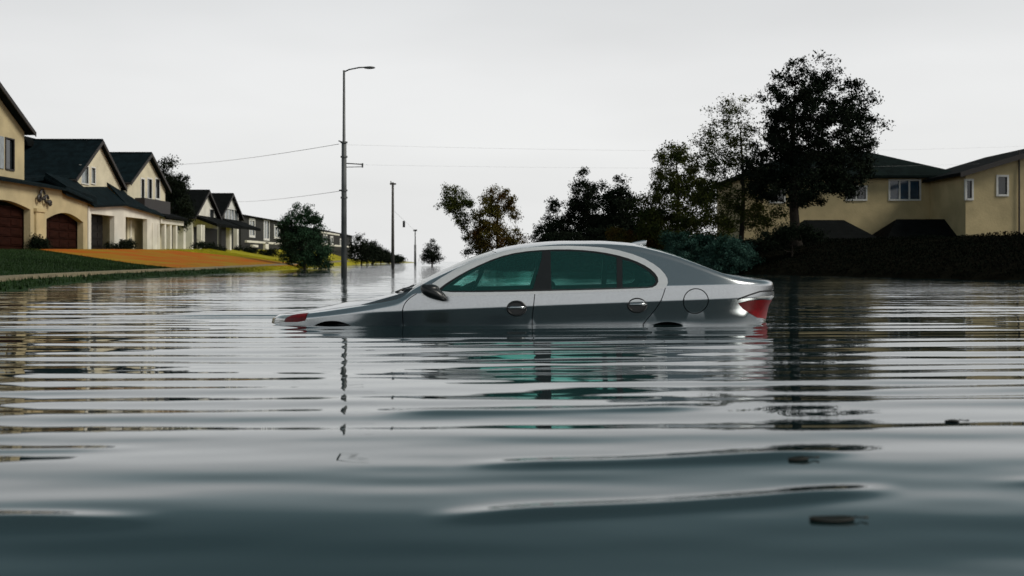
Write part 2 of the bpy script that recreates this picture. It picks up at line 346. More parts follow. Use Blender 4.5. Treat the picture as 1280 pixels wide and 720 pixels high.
ysL = np.concatenate([np.arange(-20, 120, 0.8), np.arange(120, 700, 6)])
terrain('lawn', zL, shoreL, -1, ysL, 160, M['lawn'])
ysR = np.concatenate([np.arange(-20, 100, 1.0), np.arange(100, 500, 6)])
terrain('bank', zR, shoreR, 1, ysR, 160, M['soil'])

def strip_along(name, off0, off1, y0, y1, lift, m, step=0.8):
    """a raised strip following the left shore"""
    bm = bmesh.new(); prev = None; y = y0
    while y <= y1:
        s = float(shoreL(y)); a = s-off0; b = s-off1
        za = float(zL(a, y)); zb = float(zL(b, y)); zt = max(za, zb)+lift
        cur = [bm.verts.new(p) for p in ((a, y, za-0.1), (a, y, zt), (b, y, zt), (b, y, zb-0.1))]
        if prev:
            for i in range(3): bm.faces.new((prev[i], prev[i+1], cur[i+1], cur[i]))
        prev = cur; y += step
    return tag(obj(name, bm, m), kind='structure')
strip_along('kerb', 0.9, 1.12, 8, 200, 0.06, M['kerb'])
strip_along('pavement', 1.12, 1.55, 8, 200, 0.045, M['kerb'])

def ray_ground(px, py, zf, dmin=12, dmax=420):
    d = dmin; kx = (px-640)/F; kz = (HZ-py)/F
    while d < dmax:
        if H+kz*d <= float(zf(kx*d, d)): break
        d += 0.1
    return (kx*d, d)
def sheet(name, poly, zf, lift, m, step=0.5):
    xs = [p[0] for p in poly]; ys = [p[1] for p in poly]
    vs = [Vector(p) for p in poly]; n = len(vs); ed = [(i, (i+1) % n) for i in range(n)]
    x = min(xs)
    while x < max(xs):
        y = min(ys)
        while y < max(ys):
            if inpoly((x, y), poly): vs.append(Vector((x, y)))
            y += step*1.6
        x += step
    vo, eo, fo, *_ = delaunay_2d_cdt(vs, ed, [], 0, 1e-5)
    bm = bmesh.new(); bv = [bm.verts.new((v.x, v.y, float(zf(v.x, v.y))+lift)) for v in vo]
    for f in fo:
        c = sum((vo[i] for i in f), Vector((0, 0)))/len(f)
        if inpoly(c, poly): bm.faces.new([bv[i] for i in f])
    bmesh.ops.recalc_face_normals(bm, faces=bm.faces[:])
    return tag(obj(name, bm, m, smooth=True), kind='structure')
dw = [(-25.3, 61.0), (-25.3, 68.5), (-25.4, 79), (-23.2, 84), (-21.2, 92), (-18.6, 97), (-17.2, 90), (-16.2, 74), (-15.6, 62), (-15.3, 51), (-17.5, 52), (-21, 55.5), (-24.5, 58)]
sheet('driveway', dw, zL, 0.03, M['driveway'])

# ------------------------------------------------------------------ buildings
def wall(name, outline, holes, mp, th, m, parent):
    """a wall of real thickness with real openings; mp(u, v, depth) -> point"""
    vs, ed = [], []
    for lp in [outline]+holes:
        b = len(vs); vs += [Vector(p) for p in lp]; ed += [(b+i, b+(i+1) % len(lp)) for i in range(len(lp))]
    vo, eo, fo, *_ = delaunay_2d_cdt(vs, ed, [], 0, 1e-5)
    bm = bmesh.new(); fr = [bm.verts.new(mp(v.x, v.y, 0)) for v in vo]; bk = [bm.verts.new(mp(v.x, v.y, th)) for v in vo]
    for f in fo:
        c = sum((vo[i] for i in f), Vector((0, 0)))/len(f)
        if inpoly(c, outline) and not any(inpoly(c, h) for h in holes):
            bm.faces.new([fr[i] for i in f]); bm.faces.new([bk[i] for i in f][::-1])
    bnd = [e for e in bm.edges if len(e.link_faces) == 1 and e.verts[0] in set(fr) and e.verts[1] in set(fr)]
    pr = dict(zip(fr, bk))
    for e in bnd:
        a, b = e.verts; bm.faces.new((a, b, pr[b], pr[a]))
    bmesh.ops.delete(bm, geom=[v for v in bm.verts if not v.link_faces], context='VERTS')
    bmesh.ops.recalc_face_normals(bm, faces=bm.faces[:])
    return obj(name, bm, m, parent)
def mbox(bm, mp, u0, u1, v0, v1, d0, d1):
    v = [bm.verts.new(mp(u, q, d)) for u in (u0, u1) for q in (v0, v1) for d in (d0, d1)]
    for f in ((0, 1, 3, 2), (4, 6, 7, 5), (0, 4, 5, 1), (2, 3, 7, 6), (0, 2, 6, 4), (1, 5, 7, 3)): bm.faces.new([v[i] for i in f])
def mx(X): return lambda u, v, d: (X-d, u, v)           # facade facing the street (+x), u runs away from the eye
def my(Y): return lambda u, v, d: (u, Y+d, v)           # facade facing the eye (-y)
def rect(u0, u1, v0, v1): return [(u0, v0), (u1, v0), (u1, v1), (u0, v1)]
def arch(u0, u1, v0, v1, rise=0.35, n=10):
    pts = [(u0, v0), (u1, v0)]
    for i in range(n+1):
        t = i/n; pts.append((u1+(u0-u1)*t, v1-rise+rise*math.sin(math.pi*t)))
    return pts
def window(parent, mp, u0, u1, v0, v1, bars=1, fw=0.07, pane='pane', fm='trim', cross=False, proud=0.05):
    bm = bmesh.new()
    mbox(bm, mp, u0-fw, u0, v0-fw, v1+fw, -proud, 0.12); mbox(bm, mp, u1, u1+fw, v0-fw, v1+fw, -proud, 0.12)
    mbox(bm, mp, u0, u1, v0-fw, v0, -proud-0.02, 0.12); mbox(bm, mp, u0, u1, v1, v1+fw, -proud, 0.12)
    for i in range(1, bars+1):
        c = u0+(u1-u0)*i/(bars+1); mbox(bm, mp, c-fw*0.45, c+fw*0.45, v0, v1, 0.0, 0.10)
    if cross: mbox(bm, mp, u0, u1, (v0+v1)/2-0.02, (v0+v1)/2+0.02, 0.01, 0.09)
    bmesh.ops.recalc_face_normals(bm, faces=bm.faces[:])
    w_ = obj('window', bm, M[fm], parent)
    b2 = bmesh.new(); mbox(b2, mp, u0, u1, v0, v1, 0.07, 0.085); bmesh.ops.recalc_face_normals(b2, faces=b2.faces[:])
    obj('pane', b2, M[pane], w_)
    return rect(u0, u1, v0, v1)
def gdoor(parent, mp, u0, u1, v0, v1, m='gdoor', depth=0.45, rows=5):
    bm = bmesh.new(); h = (v1-v0)/rows
    for i in range(rows):
        mbox(bm, mp, u0-0.1, u1+0.1, v0+i*h+0.02, v0+(i+1)*h-0.02, depth, depth+0.06)
        n = 4
        for k in range(n):
            a = u0+(u1-u0)*(k+0.12)/n; b = u0+(u1-u0)*(k+0.88)/n
            mbox(bm, mp, a, b, v0+i*h+0.1, v0+(i+1)*h-0.1, depth-0.03, depth)
    mbox(bm, mp, u0-0.15, u1+0.15, v0, v1+0.1, depth+0.06, depth+0.1)
    bmesh.ops.recalc_face_normals(bm, faces=bm.faces[:])
    return obj('garage_door', bm, M[m], parent)
def slab(bm, pts, th):
    a = [bm.verts.new(p) for p in pts]; b = [bm.verts.new((p[0], p[1], p[2]-th)) for p in pts]; n = len(pts)
    bm.faces.new(a); bm.faces.new(b[::-1])
    for i in range(n): bm.faces.new((a[i], b[i], b[(i+1) % n], a[(i+1) % n]))
def gable_roof_x(parent, x0, x1, y0, y1, ze, zr, m='roof', oh=0.35, th=0.16, side=0.3):
    """ridge along x; x1 is the street end"""
    yc = (y0+y1)/2; k = (zr-ze)/(yc-y0); bm = bmesh.new()
    slab(bm, [(x0-oh, y0-side, ze-k*side+th), (x1+oh, y0-side, ze-k*side+th), (x1+oh, yc, zr+th), (x0-oh, yc, zr+th)], th)
    slab(bm, [(x0-oh, yc, zr+th+0.003), (x1+oh, yc, zr+th+0.003), (x1+oh, y1+side, ze-k*side+th), (x0-oh, y1+side, ze-k*side+th)], th)
    tube(bm, [(x0-oh, yc, zr+th), (x1+oh, yc, zr+th)], 0.09, 6)
    bmesh.ops.recalc_face_normals(bm, faces=bm.faces[:])
    r = obj('roof', bm, M[m], parent)
    # barge boards and fascia
    b2 = bmesh.new()
    for (ya, yb) in ((y0-side, yc), (y1+side, yc)):
        za = ze-k*side; b = 0.24
        v = [b2.verts.new(p) for p in ((x1+oh, ya, za+th), (x1+oh, yb, zr+th), (x1+oh, yb, zr+th-b), (x1+oh, ya, za+th-b))]
        v2 = [b2.verts.new((p.co.x+0.05, p.co.y, p.co.z)) for p in v]
        b2.faces.new(v); b2.faces.new(v2[::-1])
        for i in range(4): b2.faces.new((v[i], v2[i], v2[(i+1) % 4], v[(i+1) % 4]))
    tube(b2, [(x0, y0-side-0.06, ze-k*side+0.05), (x1+oh, y0-side-0.06, ze-k*side+0.05)], 0.07, 6)
    bmesh.ops.recalc_face_normals(b2, faces=b2.faces[:])
    obj('barge_board', b2, M['dtrim'], parent)
    return r
def hip_roof(parent, x0, x1, y0, y1, ze, zr, m='roof2', oh=0.4, inset=None, th=0.14, axis='x', name='roof'):
    x0 -= oh; x1 += oh; y0 -= oh; y1 += oh; bm = bmesh.new()
    if axis == 'x':
        i = inset if inset is not None else (y1-y0)/2; yc = (y0+y1)/2; r = [(x0+i, yc, zr), (x1-i, yc, zr)]
        fs = [[(x0, y0, ze), (x1, y0, ze), r[1], r[0]], [(x1, y1, ze), (x0, y1, ze), r[0], r[1]], [(x0, y1, ze), (x0, y0, ze), r[0]], [(x1, y0, ze), (x1, y1, ze), r[1]]]
    else:
        i = inset if inset is not None else (x1-x0)/2; xc = (x0+x1)/2; r = [(xc, y0+i, zr), (xc, y1-i, zr)]
        fs = [[(x0, y0, ze), (x1, y0, ze), r[0]], [(x1, y0, ze), (x1, y1, ze), r[1], r[0]], [(x1, y1, ze), (x0, y1, ze), r[1]], [(x0, y1, ze), (x0, y0, ze), r[0], r[1]]]
    for f in fs: bm.faces.new([bm.verts.new(p) for p in f])
    bm.faces.new([bm.verts.new(p) for p in ((x0, y1, ze-th), (x1, y1, ze-th), (x1, y0, ze-th), (x0, y0, ze-th))])
    c = [(x0, y0), (x1, y0), (x1, y1), (x0, y1)]
    for k in range(4):
        a, b = c[k], c[(k+1) % 4]
        bm.faces.new([bm.verts.new(p) for p in ((a[0], a[1], ze-th), (b[0], b[1], ze-th), (b[0], b[1], ze), (a[0], a[1], ze))])
    bmesh.ops.remove_doubles(bm, verts=bm.verts[:], dist=1e-4); bmesh.ops.recalc_face_normals(bm, faces=bm.faces[:])
    return obj(name, bm, M[m], parent)
def shell(parent, x0, x1, y0, y1, zg, ze, wm, fh=(), sh=(), gable=None, th=0.2):
    """four walls; fh: openings in the street face at x1, sh: openings in the near face at y0"""
    g = lambda: [(y0, zg), (y1, zg), (y1, ze), ((y0+y1)/2, gable), (y0, ze)] if gable else rect(y0, y1, zg, ze)
    wall('wall', g(), list(fh), mx(x1), th, M[wm], parent)
    wall('wall', rect(x0, x1-th-0.002, zg, ze), list(sh), my(y0), th, M[wm], parent)
    bm = bmesh.new(); box(bm, x0, x1-th-0.002, y1-th, y1-0.002, zg, ze); box(bm, x0, x0+th, y0+th+0.002, y1-th-0.002, zg, ze)
    obj('wall', bm, M[wm], parent)
def X2(X, px, py): y = X*F/(px-640); return y, H+(HZ-py)*y/F      # pixel to (y, z) on a street facade

ga = 'houses along the left of the street'
# H1: ochre two-storey house at the left edge with twin arched garages
h = thing('house', 'ochre house at the left edge with arched red-brown garage doors and a tall gable', 'house', (-29, 60, 1.2), ga)
zg = 0.9
A = X2(-26, 38, 255); B0 = X2(-26, 58, 262); B1 = X2(-26, 104, 266)
dA = arch(54.2, A[0], zg, A[1]+0.05, 0.35); dB = arch(B0[0], B1[0], zg, 3.42, 0.45)
wall('garage_wall', [(52, zg), (68.6, zg), (68.6, 4.25), (64.5, 4.75), (52, 4.75)], [dA, dB], mx(-26), 0.35, M['ochre'], h)
gdoor(h, mx(-26), 54.2, A[0], zg, 3.4); gdoor(h, mx(-26), B0[0], B1[0], zg, 3.4)
bm = bmesh.new()
for u in (61.5,): mbox(bm, mx(-26), u-0.55, u+0.55, zg, 3.3, -0.12, -0.003); mbox(bm, mx(-26), u-0.65, u+0.65, 3.3, 3.48, -0.18, -0.003)
bmesh.ops.recalc_face_normals(bm, faces=bm.faces[:]); obj('pilaster', bm, M['yellow'], h)
bm = bmesh.new()                          # iron scroll ornament over the pilaster
for (cy, cz, r) in ((61.6, 4.28, 0.26), (62.15, 4.05, 0.2), (61.2, 4.05, 0.16), (62.6, 3.85, 0.12)):
    pts = [(-25.82, cy+r*math.cos(t), cz+r*math.sin(t)) for t in [i*0.5 for i in range(13)]]; tube(bm, pts, 0.075, 5)
obj('wall_ornament', bm, M['dtrim'], h)
fw = [window(h, mx(-27), 57.1, 58.3, 5.6, 7.15, 0, pane='pane', fm='dtrim'), window(h, mx(-27), 59.7, 60.65, 5.55, 7.15, 0, pane='pane', fm='dtrim')]
bm = bmesh.new(); mbox(bm, mx(-27), 58.55, 59.45, 5.5, 7.2, -0.05, -0.003); bmesh.ops.recalc_face_normals(bm, faces=bm.faces[:]); obj('shutter', bm, M['pale_pane'], h)
shell(h, -37, -27, 48.4, 62.0, 4.0, 7.75, 'ochre', fh=fw, gable=11.0)
gable_roof_x(h, -37, -27, 48.4, 62.0, 7.75, 11.0, 'roof', oh=0.5)
bm = bmesh.new()
slab(bm, [(-25.6, 51.8, 4.78), (-25.6, 64.6, 4.78), (-27.0, 64.6, 5.1), (-27.0, 51.8, 5.1)], 0.14)
slab(bm, [(-25.6, 64.62, 4.76), (-25.6, 68.8, 4.28), (-27.0, 68.8, 5.5), (-27.0, 64.62, 5.5)], 0.14)
slab(bm, [(-27.02, 62.2, 5.2), (-27.02, 68.8, 5.9), (-37.0, 68.8, 5.9), (-37.0, 62.2, 5.2)], 0.2)
bmesh.ops.recalc_face_normals(bm, faces=bm.faces[:]); obj('garage_roof', bm, M['roof'], h)
bm = bmesh.new(); box(bm, -36.8, -27.1, 62.25, 68.3, 4.2, 5.0); obj('wall', bm, M['ochre'], h)
bm = bmesh.new(); box(bm, -36.6, -26.4, 52.2, 52.4, 0.9, 4.7); box(bm, -36.6, -36.4, 52.4, 68.0, 0.9, 4.7); obj('wall', bm, M['ochre'], h)

# H2: cream gable with the small balcony roof
h = thing('house', 'cream gabled house behind the second garage, with a steep dark roof and one upper window', 'house', (-30, 73, 1.3), ga)
w1 = window(h, mx(-27), *X2(-27, 101.5, 228)[:1], X2(-27, 110, 228)[0], X2(-27, 105, 229)[1], X2(-27, 105, 208)[1], 0, pane='pale_pane')
w2 = window(h, mx(-27), X2(-27, 114, 228)[0], X2(-27, 118.5, 228)[0], X2(-27, 116, 229)[1], X2(-27, 116, 210)[1], 0, pane='pale_pane')
shell(h, -38, -27, 68.9, 77.3, 1.0, 5.7, 'cream', fh=[w1, w2], gable=8.35)
gable_roof_x(h, -38, -27, 68.9, 77.3, 5.7, 8.35, 'roof', oh=0.3)
bm = bmesh.new()                          # eyebrow dormer beside the ridge
n = 14
for xx in (-31.2, -33.4):
    pass
ra, rb = [], []
for i in range(n+1):
    t = math.pi*i/n; xx = -32.3-1.35*math.cos(t); zz = 8.0+0.85*math.sin(t)
    ra.append(bm.verts.new((xx, 71.6, zz))); rb.append(bm.verts.new((xx, 74.5, zz)))
for i in range(n): bm.faces.new((ra[i], ra[i+1], rb[i+1], rb[i]))
bm.faces.new(ra[::-1]); bm.faces.new(rb); bmesh.ops.recalc_face_normals(bm, faces=bm.faces[:])
obj('dormer', bm, M['roof3'], h)
bm = bmesh.new()
slab(bm, [(-25.75, 64.7, 4.95), (-25.75, 69.5, 4.55), (-26.98, 69.5, 5.55), (-26.98, 64.7, 5.75)], 0.55)
bmesh.ops.recalc_face_normals(bm, faces=bm.faces[:]); obj('balcony_roof', bm, M['roof'], h)
# H3: cream gable with shuttered windows and white-pillared double carport
h = thing('house', 'cream gabled house with three tall upper windows above a white-pillared carport', 'house', (-30, 82, 1.4), ga)
zg = 1.05
q0, q1, q2, q3 = [X2(-26, p, 300)[0] for p in (114, 143, 157, 184)]
o1 = rect(q0, q1, zg, 3.55); o2 = rect(q2, q3, zg, 3.6)
wall('carport_wall', [(68.75, zg), (82.6, zg), (82.6, 3.95), (80, 4.15), (74.6, 4.35), (68.75, 3.95)], [o1, o2], mx(-26), 0.3, M['white'], h)
gdoor(h, mx(-26), q0, q1, zg, 3.5, 'ddoor', 0.8); gdoor(h, mx(-26), q2, q3, zg, 3.5, 'ddoor', 1.2)
bm = bmesh.new(); mbox(bm, mx(-26), 79.0, 79.25, zg, 3.5, 0.9, 1.1); bmesh.ops.recalc_face_normals(bm, faces=bm.faces[:]); obj('post', bm, M['white'], h)
bm = bmesh.new()
slab(bm, [(-25.7, 68.9, 4.05), (-25.7, 74.6, 4.42), (-27.6, 74.6, 6.1), (-27.6, 68.9, 5.7)], 0.14)
slab(bm, [(-25.7, 74.62, 4.42), (-25.7, 82.8, 4.0), (-27.2, 82.8, 4.9), (-27.2, 74.62, 6.1)], 0.14)
bmesh.ops.recalc_face_normals(bm, faces=bm.faces[:]); obj('carport_roof', bm, M['roof'], h)
wd = [window(h, mx(-27), X2(-27, a, 0)[0], X2(-27, b, 0)[0], X2(-27, (a+b)/2, 248)[1], X2(-27, (a+b)/2, 224)[1], 0, fw=0.1, pane='pane') for a, b in ((176, 180), (184, 189.5), (194, 199))]
shell(h, -38, -27, 78.6, 87.2, 1.0, 6.15, 'cream', fh=wd, gable=8.45)
gable_roof_x(h, -38, -27, 78.6, 87.2, 6.15, 8.45, 'roof', oh=0.35)
bm = bmesh.new(); mbox(bm, mx(-27), 80.2, 86.2, 4.2, 5.15, -0.7, -0.003); bmesh.ops.recalc_face_normals(bm, faces=bm.faces[:]); obj('balcony', bm, M['dtrim'], h)
# porch to the right of H3
h = thing('porch', 'white porch with slender pillars beside the three-windowed cream house', 'porch', (-27, 85, 1.4))
bm = bmesh.new()
for px in (191, 198, 206, 213, 220):
    y = X2(-26, px, 0)[0]; box(bm, -26.2, -25.95, y-0.2, y+0.2, 1.2, 3.4)
box(bm, -26.3, -25.9, 82.7, 88.4, 3.4, 3.75); obj('pillar_row', bm, M['white'], h)
bm = bmesh.new(); box(bm, -28.0, -27.75, 82.8, 88.4, 1.2, 3.7); obj('wall', bm, M['grey_wall'], h)
bm = bmesh.new(); slab(bm, [(-25.6, 82.85, 3.95), (-25.6, 88.6, 3.95), (-28.2, 88.6, 4.8), (-28.2, 82.85, 4.8)], 0.14); bmesh.ops.recalc_face_normals(bm, faces=bm.faces[:]); obj('roof', bm, M['roof3'], h)

# H4, H5
def far_gable(label, X, pxl, pxa, pxr, pya, pye, wins, base=311, m='roof3', wm='grey_wall', face=None, posts=(), side_w=()):
    y0 = X2(X, pxl, 0)[0]; y1 = X2(X, pxr, 0)[0]; yc = (y0+y1)/2; zr = H+(HZ-pya)*yc/F; ze = H+(HZ-pye)*y0/F; zg = H+(HZ-base)*yc/F-0.5
    h = thing('house', label, 'house', (X-3, yc, zg+0.5), ga)
    ws = [window(h, mx(X), X2(X, a, 0)[0], X2(X, b, 0)[0], X2(X, (a+b)/2, d)[1], X2(X, (a+b)/2, c)[1], bars, fw=0.14, pane=pn) for a, b, c, d, bars, pn in wins]
    shell(h, X-13, X, y0, y1, zg, ze, face or wm, fh=ws, gable=zr)
    gable_roof_x(h, X-13, X, y0, y1, ze, zr, m, oh=0.4)
    # front porch
    bm = bmesh.new(); zp = zg+2.9
    slab(bm, [(X+2.4, y0, zp), (X+2.4, y1, zp), (X+0.01, y1, zp+0.9), (X+0.01, y0, zp+0.9)], 0.3); bmesh.ops.recalc_face_normals(bm, faces=bm.faces[:]); obj('porch_roof', bm, M[m], h)
    for p in posts:
        y = X2(X+2, p, 0)[0]; bm = bmesh.new(); box(bm, X+1.8, X+2.2, y-0.35, y+0.35, zg, zp-0.28); obj('post', bm, M['white'], h)
    bm = bmesh.new(); box(bm, X+0.004, X+0.05, y0+0.6, y1-0.6, zg+0.4, zp-0.3); obj('entrance', bm, M['ddoor'], h)
    return h
far_gable('black-roofed house with a narrow white gable beyond the white-pillared porch', -31, 240, 262, 273, 240, 272, [(262, 267, 262, 272, 0, 'pane')], face='white', posts=(228, 250, 252))
far_gable('small dark house with a white half-round gable window and two white porch posts', -31.6, 274, 290, 300, 244, 270, [(281, 297, 262, 276, 3, 'pale_pane')], face='grey_wall', posts=(286, 295))
bpy.data.objects  # (gable infill on the fifth house)
h5 = [o for o in C.objects if o.get('label', '').startswith('small dark house')][0]
bm = bmesh.new(); mpf = mx(-31.6); y0 = X2(-31.6, 285, 0)[0]; y1 = X2(-31.6, 295, 0)[0]; yc = (y0+y1)/2
a = [bm.verts.new(mpf(u, v, -0.06)) for u, v in ((y0, X2(-31.6, 285, 261)[1]), (y1, X2(-31.6, 295, 261)[1]), (yc, X2(-31.6, 290, 248)[1]))]
b = [bm.verts.new((v.co.x-0.05, v.co.y, v.co.z)) for v in a]; bm.faces.new(a); bm.faces.new(b[::-1])
for i in range(3): bm.faces.new((a[i], b[i], b[(i+1) % 3], a[(i+1) % 3]))
bmesh.ops.recalc_face_normals(bm, faces=bm.faces[:]); obj('gable_panel', bm, M['trim'], h5)
# H6: long house, ridge along the street
def long_house(label, X, pl, pr, top, eave, base, wins, band, wm='grey_wall', rm='roof3'):
    y0 = X2(X, pl, 0)[0]; y1 = X2(X, pr, 0)[0]; yc = (y0+y1)/2; zr = H+(HZ-top)*yc/F; ze = H+(HZ-eave)*yc/F; zg = H+(HZ-base)*yc/F-0.6
    h = thing('house', label, 'house', (X-3, yc, zg+0.6), ga)
    ws = [window(h, mx(X), X2(X, a, 0)[0], X2(X, b, 0)[0], X2(X, (a+b)/2, d)[1], X2(X, (a+b)/2, c)[1], 1, fw=0.3, pane='pale_pane') for a, b, c, d in wins]
    shell(h, X-10, X, y0, y1, zg, ze, wm, fh=ws)
    hip_roof(h, X-10, X, y0, y1, ze, zr, rm, axis='y', inset=3.5)
    for a, b, c, d in band:
        bm = bmesh.new(); ya, yb = X2(X+1.5, a, 0)[0], X2(X+1.5, b, 0)[0]; box(bm, X+1.3, X+1.6, ya, yb, X2(X+1.5, (a+b)/2, d)[1], X2(X+1.5, (a+b)/2, c)[1])
        obj('porch_rail', bm, M['white'], h)
    return h
long_house('dark low-roofed house with three bright windows left of the round green tree', -33.5, 301, 351, 264, 273, 312, [(312, 318, 276, 294), (330, 336, 276, 298), (343, 349, 284, 296)],
           [(308, 352, 302, 304.5), (315, 322, 306, 309), (331, 335, 303, 313)])
long_house('distant dark-roofed house with a white band just beyond the street lamp', -36, 400, 440, 285, 292, 321, [(404, 409, 295, 304), (413, 416, 297, 304), (425, 428, 300, 306)], [(401, 438, 306, 308), (402, 424, 291, 293)], wm='grey_wall')

# right-hand houses
def P2(Y, px, py): return (px-640)*Y/F, H+(HZ-py)*Y/F
gb = 'houses above the right bank'
h = thing('house', 'yellow house with a broad dark hip roof behind the big tree', 'house', (22, 74, 1.0), gb)
Y = 70; x0 = P2(Y, 930, 0)[0]; x1 = P2(Y, 1166, 0)[0]; ze = P2(Y, 0, 220)[1]
def yw(a, b, c, d, bars, pn): 
    u0, v0 = P2(Y, a, d); u1, v1 = P2(Y, b, c); return window(h, my(Y), u0, u1, v0, v1, bars, fw=0.1, pane=pn)
ws = [yw(1059, 1082, 234, 249, 1, 'pane'), yw(1112.5, 1149, 226, 249, 2, 'blue_pane'), yw(963, 980, 238, 252, 1, 'pane')]
wall('wall', rect(x0, x1, 0.3, ze), ws, my(Y), 0.25, M['yellow'], h)
bm = bmesh.new(); box(bm, x0, x0+0.25, Y+0.26, Y+9, 0.3, ze); box(bm, x1-0.25, x1, Y+0.26, Y+9, 0.3, ze); box(bm, x0, x1, Y+9, Y+9.25, 0.3, ze); obj('wall', bm, M['yellow'], h)
hip_roof(h, x0, x1+1.7, Y, Y+9, ze, P2(Y+4.5, 0, 189)[1], 'roof2', oh=0.55)
Yb = Y+1.2; bx0, bx1 = x1+0.003, P2(Yb, 1206, 0)[0]
u0, v0 = P2(Yb, 1184, 247); u1, v1 = P2(Yb, 1201, 226); hh = [window(h, my(Yb), u0, u1, v0, v1, 0, fw=0.09, pane='pane')]
wall('wall', rect(bx0, bx1+0.8, 0.3, ze), hh, my(Yb), 0.25, M['yellow'], h)
bm = bmesh.new(); tube(bm, [P2(Yb-0.1, 1169, 0)[:1]+(Yb-0.1, 0.5), P2(Yb-0.1, 1169, 0)[:1]+(Yb-0.1, ze-0.1)], 0.05, 6); obj('drainpipe', bm, M['dtrim'], h)
for (a0, a1, top, bot, ins0, nm) in ((985, 1102, 275, 298, 0, 'garage_roof'), (1104, 1238, 274, 300, 0, 'garage_roof')):
    Yg = Y-4.6; xa, xb = P2(Yg, a0, 0)[0], P2(Yg, a1, 0)[0]; ze2 = P2(Yg, 0, bot+3)[1]; zr2 = P2(Yg+2.3, 0, top)[1]
    hip_roof(h, xa+0.4, xb-0.4, Yg, Yg+4.5, ze2, zr2, 'roof3', oh=0.4, inset=1.55, name=nm)
    bm = bmesh.new(); box(bm, xa+0.6, xb-0.6, Yg+0.3, Yg+4.3, 0.3, ze2-0.15); obj('garage_wall', bm, M['ochre'], h)
h = thing('house', 'ochre gable-ended house cut off by the right edge of the photo', 'house', (31, 66, 1.0), gb)
Y = 64.5; e0 = P2(Y, 1207, 0)[0]; ap = P2(Y, 1345, 0)[0]; e1 = 2*ap-e0; zE = P2(Y, 0, 217)[1]; zA = P2(Y, 0, 217-0.30*(1345-1207))[1]
def ow(a, b, c, d, pn='pane'):
    u0, v0 = P2(Y, a, d); u1, v1 = P2(Y, b, c); return window(h, my(Y), u0, u1, v0, v1, 0, fw=0.11, pane=pn)
ws = [ow(1208.5, 1214.5, 226, 248), ow(1247.5, 1258.5, 221, 243)]
wall('wall', [(e0, 0.3), (e1, 0.3), (e1, zE), (ap, zA), (e0, zE)], ws, my(Y), 0.25, M['yellow'], h)
bm = bmesh.new(); box(bm, e0, e0+0.25, Y+0.26, Y+5.6, 0.3, zE); obj('wall', bm, M['yellow'], h); bm = bmesh.new(); box(bm, e1-0.25, e1, Y+0.26, Y+12, 0.3, zE); obj('wall', bm, M['yellow'], h)
bm = bmesh.new(); k = (zA-zE)/(ap-e0)
slab(bm, [(e0-0.5, Y-0.5, zE-k*0.5+0.18), (ap, Y-0.5, zA+0.18), (ap, Y+12.5, zA+0.18), (e0-0.5, Y+12.5, zE-k*0.5+0.18)], 0.18)
slab(bm, [(ap, Y-0.5, zA+0.183), (e1+0.5, Y-0.5, zE-k*0.5+0.18), (e1+0.5, Y+12.5, zE-k*0.5+0.18), (ap, Y+12.5, zA+0.183)], 0.18)
bmesh.ops.recalc_face_normals(bm, faces=bm.faces[:]); obj('roof', bm, M['roof3'], h)
bm = bmesh.new()
for s, a, b in ((0, e0-0.5, ap), (1, ap, e1+0.5)):
    za, zb = (zE-k*0.5, zA) if s == 0 else (zA, zE-k*0.5)
    v = [bm.verts.new(p) for p in ((a, Y-0.56, za+0.19), (b, Y-0.56, zb+0.19), (b, Y-0.56, zb-0.1), (a, Y-0.56, za-0.1))]
    v2 = [bm.verts.new((p.co.x, p.co.y+0.055, p.co.z)) for p in v]; bm.faces.new(v); bm.faces.new(v2[::-1])
    for i in range(4): bm.faces.new((v[i], v2[i], v2[(i+1) % 4], v[(i+1) % 4]))
bmesh.ops.recalc_face_normals(bm, faces=bm.faces[:]); obj('barge_board', bm, M['dtrim'], h)
xp = P2(Y-0.1, 1274, 0)[0]; bm = bmesh.new(); tube(bm, [(xp, Y-0.1, 0.5), (xp, Y-0.1, 7.0)], 0.05, 6); obj('drainpipe', bm, M['dtrim'], h)

# ------------------------------------------------------------------ trees and shrubs
def leaves(name, centers, radii, per, size, m, parent, seed, flat=0.75):
    rg = np.random.default_rng(seed); cs = []; 
    for c, r, n in zip(centers, radii, per):
        d = rg.normal(size=(n, 3)); d /= np.linalg.norm(d, axis=1)[:, None]
        q = d*(rg.uniform(0, 1, (n, 1))**0.8)*r*1.4; q[:, 2] *= flat; cs.append(q+np.array(c))
    P = np.vstack(cs); n = len(P)
    a = rg.normal(size=(n, 3)); a /= np.linalg.norm(a, axis=1)[:, None]
    b = np.cross(a, rg.normal(size=(n, 3))); b /= np.linalg.norm(b, axis=1)[:, None]; c = np.cross(a, b)
    s = size*0.82*rg.uniform(0.55, 1.35, (n, 1))
    v = np.stack([P-a*s, P+b*s*0.5+c*s*0.12, P+a*s, P-b*s*0.5+c*s*0.12], 1).reshape(-1, 3)
    f = np.arange(4*n).reshape(n, 4)
    return np_mesh(name, v, f, m, parent)
